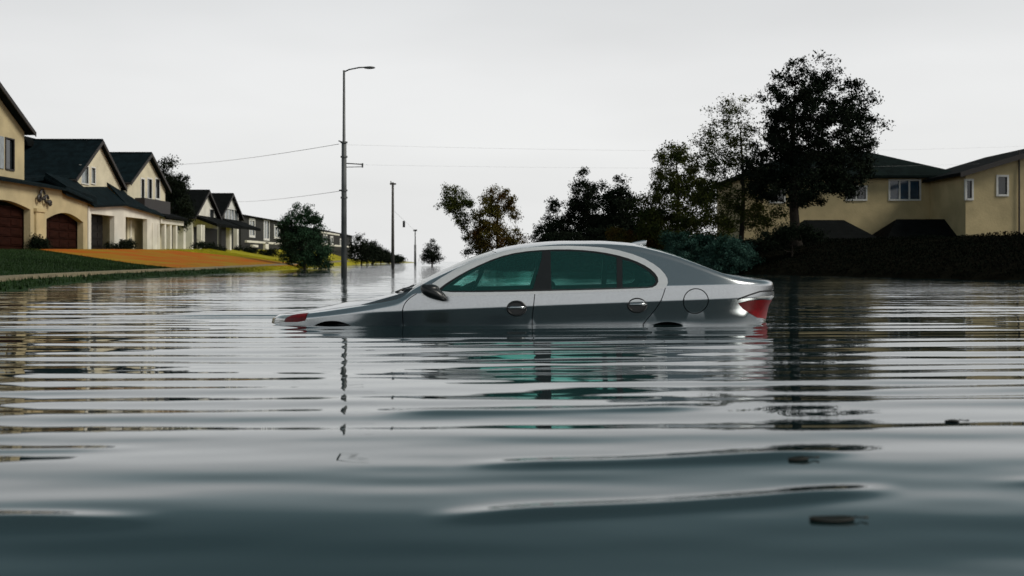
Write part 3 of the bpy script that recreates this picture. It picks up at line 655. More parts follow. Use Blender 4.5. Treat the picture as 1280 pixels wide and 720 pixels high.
def tree(name, label, base, top, lobes, m, cat='tree', seed=1, ncl=90, per=110, size=0.085, clr=0.5, trunk_r=0.16, group=None, fork=0.3, hollow=0.35, tname='trunk', twigs=True):
    """lobes: (dx, dz_center, rx, rz[, dy, ry]) relative to the base; leaves gather in clumps round twig ends"""
    rnd = random.Random(seed); root = thing(name, label, cat, base, group)
    bx_, by, bz = base; cl = []; rad = []
    tot = sum(l[2]*l[2]*l[3] for l in lobes)
    for l in lobes:
        dx, dz, rx, rz = l[:4]; dy = l[4] if len(l) > 4 else 0; ry = l[5] if len(l) > 5 else rx
        k = max(4, int(ncl*(rx*rx*rz/tot)))
        for _ in range(k):
            while True:
                p = Vector((rnd.uniform(-1, 1), rnd.uniform(-1, 1), rnd.uniform(-1, 1)))
                if hollow < p.length < 1: break
            cl.append((bx_+dx+p.x*rx, by+dy+p.y*ry, bz+dz+p.z*rz)); rad.append(clr*rnd.uniform(0.55, 1.25))
    # wood
    bm = bmesh.new(); H_ = top; nodes = []
    pts = []; rr = []; ns = 9
    lean = (rnd.uniform(-0.03, 0.03)*H_, rnd.uniform(-0.03, 0.03)*H_)
    for i in range(ns+1):
        t = i/ns; q = Vector((bx_+lean[0]*math.sin(t*3), by+lean[1]*math.sin(t*2.4), bz-0.3+(H_*0.86+0.3)*t)); pts.append(q); rr.append(trunk_r*(1-t)**0.8*0.95+0.02+(0.35*trunk_r if i == 0 else 0))
        if t > fork: nodes.append((q, rr[-1]))
    tube(bm, pts, rr, 8)
    order = sorted(range(len(cl)), key=lambda i: (Vector(cl[i])-Vector((bx_, by, bz+H_*0.45))).length)
    for i in order:
        c = Vector(cl[i]); best = None; bd = 1e9
        for q, r in nodes:
            d = (q-c).length+max(0, q.z-(c.z-0.25*(Vector((q.x-c.x, q.y-c.y, 0)).length)))*2.5
            if d < bd: bd = d; best = (q, r)
        q, r = best; r0 = min(r*0.75, 0.03+0.10*trunk_r+0.012*(c-q).length*trunk_r*6)
        mid = q.lerp(c, 0.5)+Vector((rnd.uniform(-.1, .1), rnd.uniform(-.1, .1), -0.07*(c-q).length+rnd.uniform(-.05, .1)))
        tube(bm, [q, mid, c], [r0, r0*0.7, max(0.010, r0*0.35)], 5, caps=False)
        nodes.append((mid, r0*0.7)); nodes.append((c, max(0.010, r0*0.35)))
        if twigs:
            for _ in range(3):
                e2 = c+Vector((rnd.uniform(-1, 1), rnd.uniform(-1, 1), rnd.uniform(-.4, 1))).normalized()*rad[i]*0.95
                tube(bm, [c, e2], [0.010, 0.004], 3, caps=False)
    obj(tname, bm, M['bark'], root, smooth=True)
    n = [max(6, int(per*1.35*rnd.uniform(0.55, 1.3))) for _ in cl]
    leaves('crown' if cat == 'tree' else 'foliage', cl, rad, n, size, M[m], root, seed)
    return root
def at(px, Y, zf=None, z=None):
    x = (px-640)*Y/F; return (x, Y, float(zf(x, Y)) if zf is not None else z)
def lob(Y, base, px, py, rpx, rpy, dy=0.0):     # a lobe given by where it sits in the photo
    return ((px-640)*Y/F-base[0], H+(HZ-py)*Y/F-base[2], rpx*Y/F, rpy*Y/F, dy, rpx*Y/F)

# the big dark tree on the right bank
Y = 56; b = at(996, Y, zR)
tree('broadleaf_tree', 'tallest tree, large and dark with a rounded crown, in front of the yellow house', b, 9.6,
     [lob(Y, b, 1020, 160, 62, 58), lob(Y, b, 965, 112, 22, 18), lob(Y, b, 1012, 94, 36, 24), lob(Y, b, 985, 130, 30, 30), lob(Y, b, 1066, 130, 30, 30), lob(Y, b, 1094, 158, 15, 15), lob(Y, b, 1088, 176, 12, 12),
      lob(Y, b, 1055, 200, 40, 26), lob(Y, b, 970, 205, 44, 34), lob(Y, b, 1005, 232, 66, 24), lob(Y, b, 1056, 228, 38, 16)],
     'lf_dark', seed=6, ncl=520, per=95, size=0.085, clr=0.38, trunk_r=0.27, fork=0.22, hollow=0.1)
Y = 59; b = at(925, Y, zR)
tree('broadleaf_tree', 'airy thin-leaved tree just left of the tallest dark tree', b, 7.2,
     [lob(Y, b, 912, 150, 30, 34), lob(Y, b, 900, 185, 40, 34), lob(Y, b, 890, 215, 34, 34), lob(Y, b, 940, 190, 26, 34), lob(Y, b, 915, 245, 56, 24), lob(Y, b, 935, 270, 48, 24), lob(Y, b, 965, 262, 26, 26)],
     'lf_olive', seed=8, ncl=270, per=62, size=0.075, clr=0.42, trunk_r=0.14, fork=0.3, hollow=0.0)
Y = 63; b = at(845, Y, zR)
tree('broadleaf_tree', 'upright olive-green tree with spiky top between the airy tree and the dark rounded trees', b, 6.2,
     [lob(Y, b, 842, 190, 20, 20), lob(Y, b, 843, 215, 34, 34), lob(Y, b, 850, 250, 46, 38), lob(Y, b, 880, 235, 22, 36), lob(Y, b, 815, 272, 30, 30), lob(Y, b, 855, 285, 60, 26)],
     'lf_olive', seed=12, ncl=300, per=110, size=0.08, clr=0.42, trunk_r=0.14, fork=0.2, hollow=0.0)
Y = 70; b = at(775, Y, zR)
tree('broadleaf_tree', 'dark bushy tree rising above the rear of the car roof', b, 4.6,
     [lob(Y, b, 771, 242, 22, 20), lob(Y, b, 775, 265, 30, 26), lob(Y, b, 782, 290, 40, 28), lob(Y, b, 795, 262, 12, 16)], 'lf_dark', seed=15, ncl=170, per=140, size=0.085, clr=0.42, trunk_r=0.12, hollow=0.0, fork=0.2)
Y = 73; b = at(735, Y, zR)
tree('broadleaf_tree', 'dark tree with a square knobbly top above the middle of the car roof', b, 5.0,
     [lob(Y, b, 733, 225, 16, 13), lob(Y, b, 735, 246, 24, 18), lob(Y, b, 738, 268, 34, 24), lob(Y, b, 730, 292, 42, 26), lob(Y, b, 714, 256, 10, 16)], 'lf_dark', seed=16, ncl=200, per=135, size=0.085, clr=0.42, trunk_r=0.12, hollow=0.0, fork=0.2)
Y = 76; b = at(695, Y, zR)
tree('broadleaf_tree', 'small pointed dark tree at the left end of the dark tree group', b, 3.4,
     [lob(Y, b, 693, 256, 7, 10), lob(Y, b, 693, 274, 13, 14), lob(Y, b, 690, 298, 24, 18)], 'lf_dark', seed=17, ncl=80, per=110, size=0.085, clr=0.38, trunk_r=0.10, hollow=0.0, fork=0.2)
Y = 84; b = at(622, Y, zR)
tree('broadleaf_tree', 'brown-tinged round tree behind the front of the car roof', b, 4.9,
     [lob(Y, b, 620, 250, 24, 17), lob(Y, b, 616, 276, 22, 20), lob(Y, b, 638, 262, 14, 14), lob(Y, b, 622, 300, 36, 20)], 'lf_brown', seed=21, ncl=170, per=100, size=0.085, clr=0.42, trunk_r=0.12, hollow=0.0, fork=0.2)
Y = 86; b = at(600, Y, zR)
tree('broadleaf_tree', 'open leaning tree left of the brown-tinged round tree', b, 5.2,
     [lob(Y, b, 564, 248, 20, 17), lob(Y, b, 578, 266, 17, 18), lob(Y, b, 590, 288, 13, 18), lob(Y, b, 592, 310, 12, 14)], 'lf_olive', seed=22, ncl=120, per=70, size=0.085, clr=0.40, trunk_r=0.11, fork=0.1, hollow=0.0)
# beyond the end of the flooded street
Y = 150; b = at(540, Y, None, -0.1)
tree('broadleaf_tree', 'small dark tree alone on the far waterline left of the car', b, 3.0,
     [lob(Y, b, 540, 317, 11, 10), lob(Y, b, 541, 306, 6, 6), lob(Y, b, 540, 323, 13, 5)], 'lf_dark', seed=25, ncl=50, per=100, size=0.11, clr=0.55, trunk_r=0.12, fork=0.1, hollow=0.0)
# left side
Y = 98; b = at(215, Y, zL)
tree('broadleaf_tree', 'dark tree top rising behind the cream gabled houses on the left', b, 8.0,
     [lob(Y, b, 212, 215, 13, 16), lob(Y, b, 226, 230, 10, 12), lob(Y, b, 205, 235, 22, 20), lob(Y, b, 218, 262, 24, 24)], 'lf_dark', seed=31, ncl=190, per=90, size=0.11, clr=0.5, trunk_r=0.2, fork=0.3, hollow=0.0)
Y = 88; b = at(380, Y, zL)
tree('broadleaf_tree', 'round green tree with a twiggy top on the left shore before the street lamp', b, 3.9,
     [lob(Y, b, 378, 285, 26, 22), lob(Y, b, 360, 280, 13, 16), lob(Y, b, 393, 275, 11, 14), lob(Y, b, 377, 264, 14, 9), lob(Y, b, 378, 305, 32, 20), lob(Y, b, 372, 318, 22, 12), lob(Y, b, 380, 326, 26, 9)], 'lf_green', seed=33, ncl=220, per=110, size=0.09, clr=0.40, trunk_r=0.13, fork=0.15, hollow=0.0)
def shrub(label, px, Y, zf, lobes, m, seed, ncl=30, per=120, size=0.06, clr=0.3, group=None, name='shrub'):
    b = at(px, Y, zf); hh = max(l[1]-0 for l in [lob(Y, b, *q) for q in lobes])
    return tree(name, label, b, max(0.5, hh), [lob(Y, b, *q) for q in lobes], m, 'shrub', seed, ncl, per, size, clr, 0.05, group, 0.1, 0.0, 'stem', False)
shrub('dark rounded shrub on the lawn edge below the green tree', 399, 80, zL, [(399, 320, 17, 15)], 'lf_green', 41, 26, 150, 0.09, 0.42)
shrub('dark round shrub between the two arched garage doors', 48, 60.5, zL, [(46, 306, 14, 9)], 'lf_dark', 42, 24, 150, 0.06, 0.26)
shrub('dark round shrub before the white-pillared carport', 152, 74, zL, [(152, 309, 17, 10)], 'lf_dark', 43, 26, 150, 0.07, 0.3)
shrub('low dark shrub in front of the black-roofed house', 262, 100, zL, [(255, 309, 12, 6), (272, 312, 12, 6)], 'lf_dark', 44, 24, 120, 0.09, 0.4)
shrub('long low hedge before the dark low-roofed house', 320, 120, zL, [(308, 314, 14, 4), (335, 316, 16, 4)], 'lf_dark', 45, 30, 120, 0.1, 0.4, name='hedge')
shrub('bright blue-green bush on the bank above the rear of the car', 912, 52, zR, [(912, 312, 30, 15), (930, 324, 24, 14), (905, 330, 34, 14)], 'lf_blue', 46, 130, 150, 0.055, 0.24)
shrub('blue-green bush beside the upright olive tree', 862, 55, zR, [(858, 300, 34, 10), (878, 308, 20, 12), (862, 318, 40, 14)], 'lf_blue', 47, 130, 150, 0.055, 0.24)
shrub('reddish shrub on the bank above the boot of the car', 795, 64, zR, [(782, 298, 26, 14), (812, 302, 26, 14), (840, 300, 22, 12)], 'lf_brown', 48, 80, 140, 0.07, 0.3)
shrub('dark shrub mass under the two dark trees behind the car roof', 715, 68, zR, [(690, 310, 26, 14), (715, 306, 34, 16), (755, 302, 36, 18)], 'lf_dark', 49, 130, 150, 0.07, 0.34)
shrub('dark shrub at the foot of the tallest tree', 990, 52, zR, [(985, 292, 36, 10), (958, 302, 26, 10), (1015, 296, 20, 7)], 'lf_dark', 50, 60, 140, 0.06, 0.28)
# street end: a row of small dark trees tapering into the distance on the left
rw = [(452, 210, 306, 14, 12), (466, 240, 312, 9, 9), (476, 270, 316, 8, 7), (485, 300, 320, 8, 5), (496, 340, 323, 7, 3.5)]
lb = ['largest and nearest the pale distant house', 'second from the pale distant house', 'middle one of five', 'fourth from the pale distant house', 'smallest and farthest']
for i, (px, Yd, py, rx, ry) in enumerate(rw):
    x = (px-640)*Yd/F; b = (x, Yd, float(zL(x, Yd)) if x < shoreL(Yd) else -0.1); 
    tree('distant_tree', 'dark tree in the far row, '+lb[i], b, H+(HZ-py+ry*0.5)*Yd/F-b[2],
         [lob(Yd, b, px, py, rx, ry), lob(Yd, b, px+rx*0.3, py+ry*0.6, rx, ry*0.7), lob(Yd, b, px, (py+327)/2, rx*1.2, max(3, (327-py)/2))], 'lf_dark', seed=60+i, ncl=60, per=90, size=0.2, clr=1.0, trunk_r=0.15, fork=0.05, hollow=0.0, group='trees at the end of the street', twigs=False)
# rough ground cover on the right bank
def ground_cover():
    rg = np.random.default_rng(77); n = 90000
    y = rg.uniform(30, 92, n); t = rg.uniform(0.1, 16, n)**1.0; x = shoreR(y)+t; z = zR(x, y)
    hgt = 0.05+0.08*np.clip(np.sin(x*1.3+y*0.7)+np.sin(x*0.6-y*1.1+2), 0, 2)*np.clip(t/3, 0, 1)
    keep = (x < 34); x, y, z, hgt = x[keep], y[keep], z[keep], hgt[keep]; n = len(x)
    P = np.stack([x, y, z+rg.uniform(0, 1, n)*hgt], -1)
    a = rg.normal(size=(n, 3)); a[:, 2] = np.abs(a[:, 2])+0.6; a /= np.linalg.norm(a, axis=1)[:, None]
    b = np.cross(a, rg.normal(size=(n, 3))); b /= np.linalg.norm(b, axis=1)[:, None]; s = rg.uniform(0.03, 0.075, (n, 1))
    v = np.stack([P-a*s, P+b*s*0.45, P+a*s, P-b*s*0.45], 1).reshape(-1, 3)
    tag(np_mesh('ground_cover', v, np.arange(4*n).reshape(n, 4), M['lf_cover']), 'dark ivy-like ground cover over the right bank', 'ground cover', kind='stuff')
ground_cover()
def lawn_grass():
    rg = np.random.default_rng(78); n = 70000
    y = rg.uniform(18, 100, n); u = rg.uniform(0, 1, n); s = shoreL(y); x = s-0.1-u*(s-houseL(y))
    m1 = (y < 100); keep = ~np.array([inpoly((a, b), dw) for a, b in zip(x, y)]) & ~((s-x > 0.85) & (s-x < 1.6)); x, y = x[keep], y[keep]; n = len(x)
    z = zL(x, y); hgt = rg.uniform(0.04, 0.11, n); an = rg.uniform(0, 6.28, n); w_ = 0.02+0.0*hgt
    dx, dy = np.cos(an)*w_, np.sin(an)*w_; lx, ly = rg.normal(0, 0.02, n), rg.normal(0, 0.02, n)
    v = np.stack([np.stack([x-dx, y-dy, z-0.01], -1), np.stack([x+dx, y+dy, z-0.01], -1), np.stack([x+lx, y+ly, z+hgt], -1)], 1).reshape(-1, 3)
    tag(np_mesh('grass', v, np.arange(3*n).reshape(n, 3), M['lawn']), 'short grass on the lawns along the left shore', 'grass', kind='stuff')
lawn_grass()

# ------------------------------------------------------------------ poles, lamp, wires
Yp = 45.0; xp = (430-640)*Yp/F
def zp(py, Y): return H+(HZ-py)*Y/F
root = thing('street_lamp', 'tall grey street lamp standing in the flood water, with a curved arm', 'street lamp', (xp, Yp, 0))
bm = bmesh.new(); tube(bm, [(xp, Yp, -0.7), (xp, Yp, zp(180, Yp)), (xp, Yp, zp(178, Yp)), (xp, Yp, zp(88, Yp))], [0.125, 0.10, 0.062, 0.045], 12); obj('pole', bm, M['pole'], root, True)
bm = bmesh.new(); tube(bm, [(xp, Yp, zp(90, Yp)), (xp+0.2, Yp, zp(87, Yp)), (xp+0.6, Yp, zp(84.5, Yp)), (xp+0.9, Yp, zp(84, Yp))], 0.028, 8); obj('arm', bm, M['pole'], root, True)
bm = bmesh.new(); bmesh.ops.create_uvsphere(bm, u_segments=14, v_segments=8, radius=1, matrix=Matrix.Translation((xp+1.02, Yp, zp(84.6, Yp)))@Matrix.Diagonal((0.24, 0.11, 0.055, 1))); obj('lamp_head', bm, M['pole'], root, True)
bm = bmesh.new()
for py in (196, 247):
    b2 = bmesh.new(); tube(b2, [(xp, Yp, zp(py+1, Yp)), (xp, Yp, zp(py-1, Yp))], 0.145, 10); obj('clamp', b2, M['pole'], root)
b2 = bmesh.new(); tube(b2, [(xp, Yp, zp(179, Yp)), (xp, Yp, zp(177, Yp))], 0.145, 10); tube(b2, [(xp-0.22, Yp, zp(176, Yp)), (xp+0.02, Yp, zp(178.5, Yp))], 0.025, 6); obj('clamp', b2, M['pole'], root)
tube(bm, [(xp, Yp, zp(239, Yp)), (xp, Yp, zp(237, Yp))], 0.145, 10)
tube(bm, [(xp-0.2, Yp, zp(238, Yp)), (xp+0.02, Yp, zp(238, Yp))], 0.03, 6)
obj('clamp', bm, M['pole'], root)
bm = bmesh.new(); tube(bm, [(xp, Yp, zp(204, Yp)), (xp+0.78, Yp, zp(205.5, Yp))], 0.022, 6); tube(bm, [(xp, Yp, zp(209, Yp)), (xp+0.7, Yp, zp(208.5, Yp))], 0.015, 6)
tube(bm, [(xp+0.74, Yp, zp(204, Yp)), (xp+0.74, Yp, zp(209.5, Yp))], 0.035, 6); obj('bracket', bm, M['pole'], root)
def wire(name, a, b, sag, label, r=0.009, n=18, group='overhead wires'):
    bm = bmesh.new(); a = Vector(a); b = Vector(b); pts = []
    for i in range(n+1):
        t = i/n; p = a.lerp(b, t); p.z -= sag*4*t*(1-t); pts.append(p)
    tube(bm, pts, r, 5); o = obj(name, bm, M['wire'], None, True); recenter(o, a); return tag(o, label, 'wire', group)
Yw = 97.0
wire('overhead_wire', (xp-0.2, Yp, zp(180, Yp)), ((200-640)*Yw/F, Yw, zp(206, Yw)), 0.22, 'upper wire from the street lamp down to the tree behind the cream houses', 0.010)
Yw = 116.0
wire('overhead_wire', (xp-0.2, Yp, zp(239, Yp)), ((286-640)*Yw/F, Yw, zp(252, Yw)), 0.15, 'lower wire from the street lamp to the roof of the small dark house', 0.009)
Yu = 74.0; xu = (1345-640)*Yu/F
wire('overhead_wire', (xp+0.1, Yp, zp(181, Yp)), (xu, Yu, zp(180, Yu)), 0.35, 'faint upper wire running right from the street lamp clamp past the tallest tree', 0.0028)
wire('overhead_wire', (xp+0.75, Yp, zp(206, Yp)), (xu, Yu, zp(200, Yu)), 0.30, 'faint lower wire running right from the bracket on the street lamp', 0.0025)
root = thing('utility_pole', 'timber pole holding the ends of the two faint wires at the right edge', 'utility pole', (xu, Yu, 1.7))
bm = bmesh.new(); tube(bm, [(xu, Yu, 1), (xu, Yu, 9.2)], [0.15, 0.1], 10); obj('pole', bm, M['wood'], root, True)
bm = bmesh.new(); box(bm, xu-0.9, xu+0.9, Yu-0.14, Yu-0.02, 8.6, 8.75); obj('crossarm', bm, M['wood'], root)
Y2 = 120.0; x2 = (491-640)*Y2/F
root = thing('utility_pole', 'thinner grey pole standing in the water right of the street lamp', 'utility pole', (x2, Y2, 0))
bm = bmesh.new(); tube(bm, [(x2, Y2, -0.7), (x2, Y2, zp(228, Y2))], [0.19, 0.12], 10); obj('pole', bm, M['wood'], root, True)
bm = bmesh.new(); box(bm, x2-0.3, x2+0.35, Y2-0.16, Y2-0.02, zp(231, Y2), zp(229, Y2)); tube(bm, [(x2-0.2, Y2, zp(229, Y2)), (x2-0.2, Y2, zp(226.5, Y2))], 0.06, 6); obj('crossarm', bm, M['wood'], root)
Y3 = 210.0; x3 = (519-640)*Y3/F
root = thing('utility_pole', 'shortest and farthest pole, left of the small tree on the far waterline', 'utility pole', (x3, Y3, 0))
bm = bmesh.new(); tube(bm, [(x3, Y3, -0.7), (x3, Y3, zp(306, Y3)), (x3, Y3, zp(305.8, Y3)), (x3, Y3, zp(288, Y3))], [0.22, 0.2, 0.12, 0.1], 10); obj('pole', bm, M['pole'], root, True)
bm = bmesh.new(); box(bm, x3-0.35, x3+0.35, Y3-0.2, Y3+0.2, zp(289, Y3), zp(287, Y3)); obj('lamp_head', bm, M['pole'], root)
wire('overhead_wire', (x2, Y2, zp(262, Y2)), (x3, Y3, zp(289, Y3)), -0.75*0, 'far wire between the two distant poles', 0.012)
t = 0.36; ys = Y2+(Y3-Y2)*t; xs = x2+(x3-x2)*t; zs = zp(262, Y2)+(zp(289, Y3)-zp(262, Y2))*t
root = thing('traffic_signal', 'tiny dark signal hanging between the two distant poles', 'traffic signal', (xs, ys, zs-1.0))
bm = bmesh.new(); box(bm, xs-0.16, xs+0.16, ys-0.12, ys+0.12, zs-0.95, zs-0.1); bevel(bm, 0.03); tube(bm, [(xs, ys, zs-0.12), (xs, ys, zs+0.02)], 0.03, 6); obj('housing', bm, M['black'], root)
for k in range(3):
    bm = bmesh.new(); tube(bm, [(xs, ys-0.12, zs-0.28-0.24*k), (xs, ys-0.2, zs-0.28-0.24*k)], 0.085, 8); obj('lens', bm, M['black'], root)

# ------------------------------------------------------------------ the car
CY = 11.04; HW = 0.90
fr_phi = np.linspace(0, math.pi/2, 400)
fx = -1.25-1.092*np.cos(fr_phi)**(2/2.7); fy = HW*np.sin(fr_phi)**(2/2.1)
rx_ = 1.55+0.985*np.cos(fr_phi[::-1])**(2/3.6); ry_ = HW*np.sin(fr_phi[::-1])**(2/2.3)
px_ = np.concatenate([fx, np.linspace(-1.25, 1.55, 400)[1:-1], rx_]); py_ = np.concatenate([fy, np.full(398, HW), ry_])
ss = np.concatenate([[0], np.cumsum(np.hypot(np.diff(px_), np.diff(py_)))]); SL = ss[-1]
sg = np.linspace(0, SL, 1500); gx = np.interp(sg, ss, px_); gy = np.interp(sg, ss, py_)
ker = np.ones(25)/25; gx2 = np.convolve(np.pad(gx, 12, 'edge'), ker, 'valid'); gy2 = np.convolve(np.pad(gy, 12, 'edge'), ker, 'valid')
tx = np.gradient(gx2); ty = np.gradient(gy2); tl = np.hypot(tx, ty); nx_ = -ty/tl; ny_ = tx/tl    # outward normal in the half plan (y outward)
nx_[0], ny_[0] = -1, 0; nx_[-1], ny_[-1] = 1, 0
Zc = pchip([-2.36, -2.342, -2.25, -2.10, -1.656, -1.104, -1.02, -.90, -.631, -.315, 0, .25, .473, .80, 1.104, 1.32, 1.498, 1.70, 1.893, 2.03, 2.15, 2.35, 2.47, 2.54, 2.56],
           [.050, .055, .083, .105, .178, .280, .305, .385, .525, .654, .738, .769, .783, .785, .768, .727, .680, .606, .524, .474, .446, .424, .415, .405, .395])
crown = pchip([-2.36, -2.2, -1.6, -1.1, -.6, 0, .5, 1.1, 1.6, 2.1, 2.45, 2.56], [0, .012, .045, .055, .058, .05, .042, .042, .05, .022, .008, 0])
def Tz(x): return Zc(x)-crown(x)
def Cz(x): return np.interp(x, [-2.4, -1.3, 2.05, 2.6], [.035, .116, .243, .258])
def Bz(x): return np.minimum(np.interp(x, [-2.4, -.667, .43, 1.37, 2.6], [.262, .297, .332, .362, .39]), Tz(x)-0.028)
def inset(x, z):
    c = Cz(x); b = Bz(x); t = Tz(x)
    q = c-z; sp_ = 0.004*np.logaddexp(0, np.clip(q/0.004, -60, 60)); g = np.clip((x+1.50)/0.40, 0, 1); g = g*g*(3-2*g); i = (0.60*np.minimum(sp_, 0.10)+0.16*np.clip(sp_-0.10, 0, 0.12))*g+0.9*np.maximum(c-z-0.03, 0)**2*(1-g)
    i = i+np.where((z > c), 0.055*np.minimum(z-c, b-c), 0)
    i = i+np.where(z > b, 0.42*(z-b)-0.10*(z-b)*(z-b), 0)
    # soft round-over into hood, roof and boot
    r = 0.055; d = np.clip(t-z, 0, r); i = i+r-np.sqrt(np.maximum(r*r-(r-d)**2, 0))
    # flared arches
    for ax, az in ((-1.63, -.335), (1.42, -.335)):
        q = np.hypot(x-ax, z-az); i = i-0.0*np.exp(-((q-0.42)/0.05)**2)*(z < c)
    return i
def surf(s, z):
    x = np.interp(s, sg, gx); y = np.interp(s, sg, gy); a = np.interp(s, sg, nx_); b = np.interp(s, sg, ny_)
    i = inset(x, z); return x-a*i, np.maximum(y-b*i, 0.0), z
def s_of_x(x): return float(np.interp(x, gx, sg))
def p2s(px, py):
    z = np.full_like(sg, 0.2)
    for _ in range(4):
        X_, Y_, _z = surf(sg, z); D = CY-Y_; z = H+(HZ-py)*D/F; z = np.minimum(z, Tz(np.interp(sg, sg, gx)))
    X_, Y_, _z = surf(sg, z); D = CY-Y_; e_ = np.abs(640+F*X_/D-px); k = int(np.argmin(e_))
    return (float(sg[k]), float(H+(HZ-py)*D[k]/F))
def poly(*pts, n=1): return [p2s(*p) for p in pts]
def smooth_poly(pts, it=2):
    for _ in range(it):
        o = []
        for i in range(len(pts)):
            a, b_ = pts[i], pts[(i+1) % len(pts)]; o += [(a[0]*.75+b_[0]*.25, a[1]*.75+b_[1]*.25), (a[0]*.25+b_[0]*.75, a[1]*.25+b_[1]*.75)]
        pts = o
    return pts
def strip(pl, w):
    L, Rr = [], []
    for i, p in enumerate(pl):
        a = pl[max(0, i-1)]; b = pl[min(len(pl)-1, i+1)]; d = Vector((b[0]-a[0], b[1]-a[1])).normalized(); nrm = (-d.y*w/2, d.x*w/2)
        L.append((p[0]+nrm[0], p[1]+nrm[1])); Rr.append((p[0]-nrm[0], p[1]-nrm[1]))
    return L+Rr[::-1]
def circle(cs, cz, r, n=28): return [(cs+r*math.cos(2*math.pi*i/n), cz+r*math.sin(2*math.pi*i/n)) for i in range(n)]
def open_smooth(pl, it=2):
    for _ in range(it):
        o = [pl[0]]
        for i in range(len(pl)-1):
            a, b_ = pl[i], pl[i+1]; o += [(a[0]*.75+b_[0]*.25, a[1]*.75+b_[1]*.25), (a[0]*.25+b_[0]*.75, a[1]*.25+b_[1]*.75)]
        pl = o+[pl[-1]]
    return pl
inner = smooth_poly(poly((546, 365.5), (552, 358), (570, 346.5), (590, 335.5), (622, 321.5), (650, 315), (685, 312), (720, 312), (752, 315), (780, 321), (802, 329.5), (817, 339), (824, 350), (819, 359), (805, 360.5), (700, 363.5), (620, 365.2)), 1)
outer = smooth_poly(poly((524, 366), (560, 341.5), (600, 321.5), (640, 311.5), (680, 308), (720, 307.5), (765, 310.5), (800, 320.5), (822, 333), (834, 346), (835, 356), (828, 362), (700, 366.8), (560, 370.5), (530, 371)), 1)
g_front = poly((551.5, 363.4), (556, 358.5), (570, 348.7), (588, 338), (604, 330.5), (622, 323.6), (636, 319.3), (650, 316.6), (664, 315), (678, 314), (677, 322), (672.5, 340), (666, 361.4), (630, 362.6), (590, 363.4))
g_rear = poly((688, 314), (704, 313.7), (722, 314), (738, 315.4), (754, 317.6), (771, 321.6), (771, 359.8), (730, 361.2), (689.5, 361.8))
g_quarter = poly((778, 324), (790, 327.4), (802, 333), (812, 340), (818.5, 347), (820, 352), (817, 356.5), (810, 358.8), (778, 359.6))
shut1 = open_smooth(poly((521, 367), (510, 374), (503, 384), (503, 400), (507, 440)))
shut2 = open_smooth(poly((669, 364), (666.5, 385), (665, 400), (666, 440)))
shut3 = open_smooth(poly((832, 360), (827, 375), (817, 390), (806, 402), (796, 420), (794, 440)))
W_ = 0.008
gaps = [strip(shut1, W_), strip(shut2, W_), strip(shut3, W_)]
fc = p2s(870, 376.5); cap_o = circle(fc[0], fc[1], 0.118); cap_i = circle(fc[0], fc[1], 0.109)
head = smooth_poly(poly((345.5, 394), (353, 390), (384, 388.5), (384, 396), (380, 402.5), (352, 402.5)), 1)
head_red = poly((357, 398.5), (366, 394), (386, 390), (386, 398), (381, 404), (355, 404))
def zat(px, py, s_):
    z = 0.2
    for _ in range(5): y = float(surf(s_, z)[1]); z = H+(HZ-py)*(CY-y)/F
    return z
zz_ = np.full_like(sg, 0.25); Xs_, Ys_, _q = surf(sg, zz_); pxs = 640+F*Xs_/(CY-Ys_); smax = float(sg[int(np.argmax(pxs))])
def psz(px, py):                            # near-side point, never beyond the rear corner
    s_ = float(np.interp(px, pxs[(sg <= smax) & (sg > 2)], sg[(sg <= smax) & (sg > 2)])); return (s_, zat(px, py, s_))
tail = [psz(924, 379), psz(938, 375.5), psz(952, 374.5), (smax, zat(0, 374.5, smax)), (smax+0.17, zat(0, 376, smax)), (smax+0.20, zat(0, 382, smax)), (smax+0.17, zat(0, 397.5, smax)), (smax, zat(0, 398.5, smax)), psz(955, 397), psz(944, 392), psz(933, 386)]
tail_w = [psz(938, 373), psz(952, 370.5), (smax, zat(0, 369.3, smax)), (smax+0.15, zat(0, 369.3, smax)), (smax+0.15, zat(0, 372.5, smax)), (smax, zat(0, 372.5, smax))]
boot = strip([psz(922, 374.5), psz(936, 369), psz(950, 364.5), (smax, zat(0, 363, smax)), (smax+0.3, zat(0, 363, smax)), (SL-0.01, zat(0, 363, smax))], 0.014)
sa1, sa2 = s_of_x(-1.63), s_of_x(1.42)
arch1 = circle(sa1, -.335, .378, 60); arch2 = circle(sa2, -.335, .366, 60)
door_f = [*[(p[0], p[1]) for p in shut1], *[(p[0], p[1]) for p in shut2[::-1]]]
door_r = [*shut2, *shut3[::-1]]
ZB = -0.52
def cdt_regions(points, loops, opens, mapf, classify, side):
    vs = [Vector(p) for p in points]; ed = []
    for lp in loops:
        b0 = len(vs); vs += [Vector(p) for p in lp]; ed += [(b0+i, b0+(i+1) % len(lp)) for i in range(len(lp))]
    for lp in opens:
        b0 = len(vs); vs += [Vector(p) for p in lp]; ed += [(b0+i, b0+i+1) for i in range(len(lp)-1)]
    vo, eo, fo, *_ = delaunay_2d_cdt(vs, ed, [], 0, 1e-4)
    U = np.array([[v.x, v.y] for v in vo]); P = mapf(U[:, 0], U[:, 1])
    e1 = 0.0015
    dU = (mapf(U[:, 0]+e1, U[:, 1])-mapf(U[:, 0]-e1, U[:, 1])); dV = (mapf(U[:, 0], U[:, 1]+e1)-mapf(U[:, 0], U[:, 1]-e1))
    N = np.cross(dU, dV); ln = np.linalg.norm(N, axis=1); N = N/np.maximum(ln, 1e-12)[:, None]
    reg = {}
    for f in fo:
        c = U[list(f)].mean(0); k = classify(c)
        if k is None: continue
        for j in range(1, len(f)-1): reg.setdefault(k, []).append((f[0], f[j], f[j+1]))
    return P, N, reg
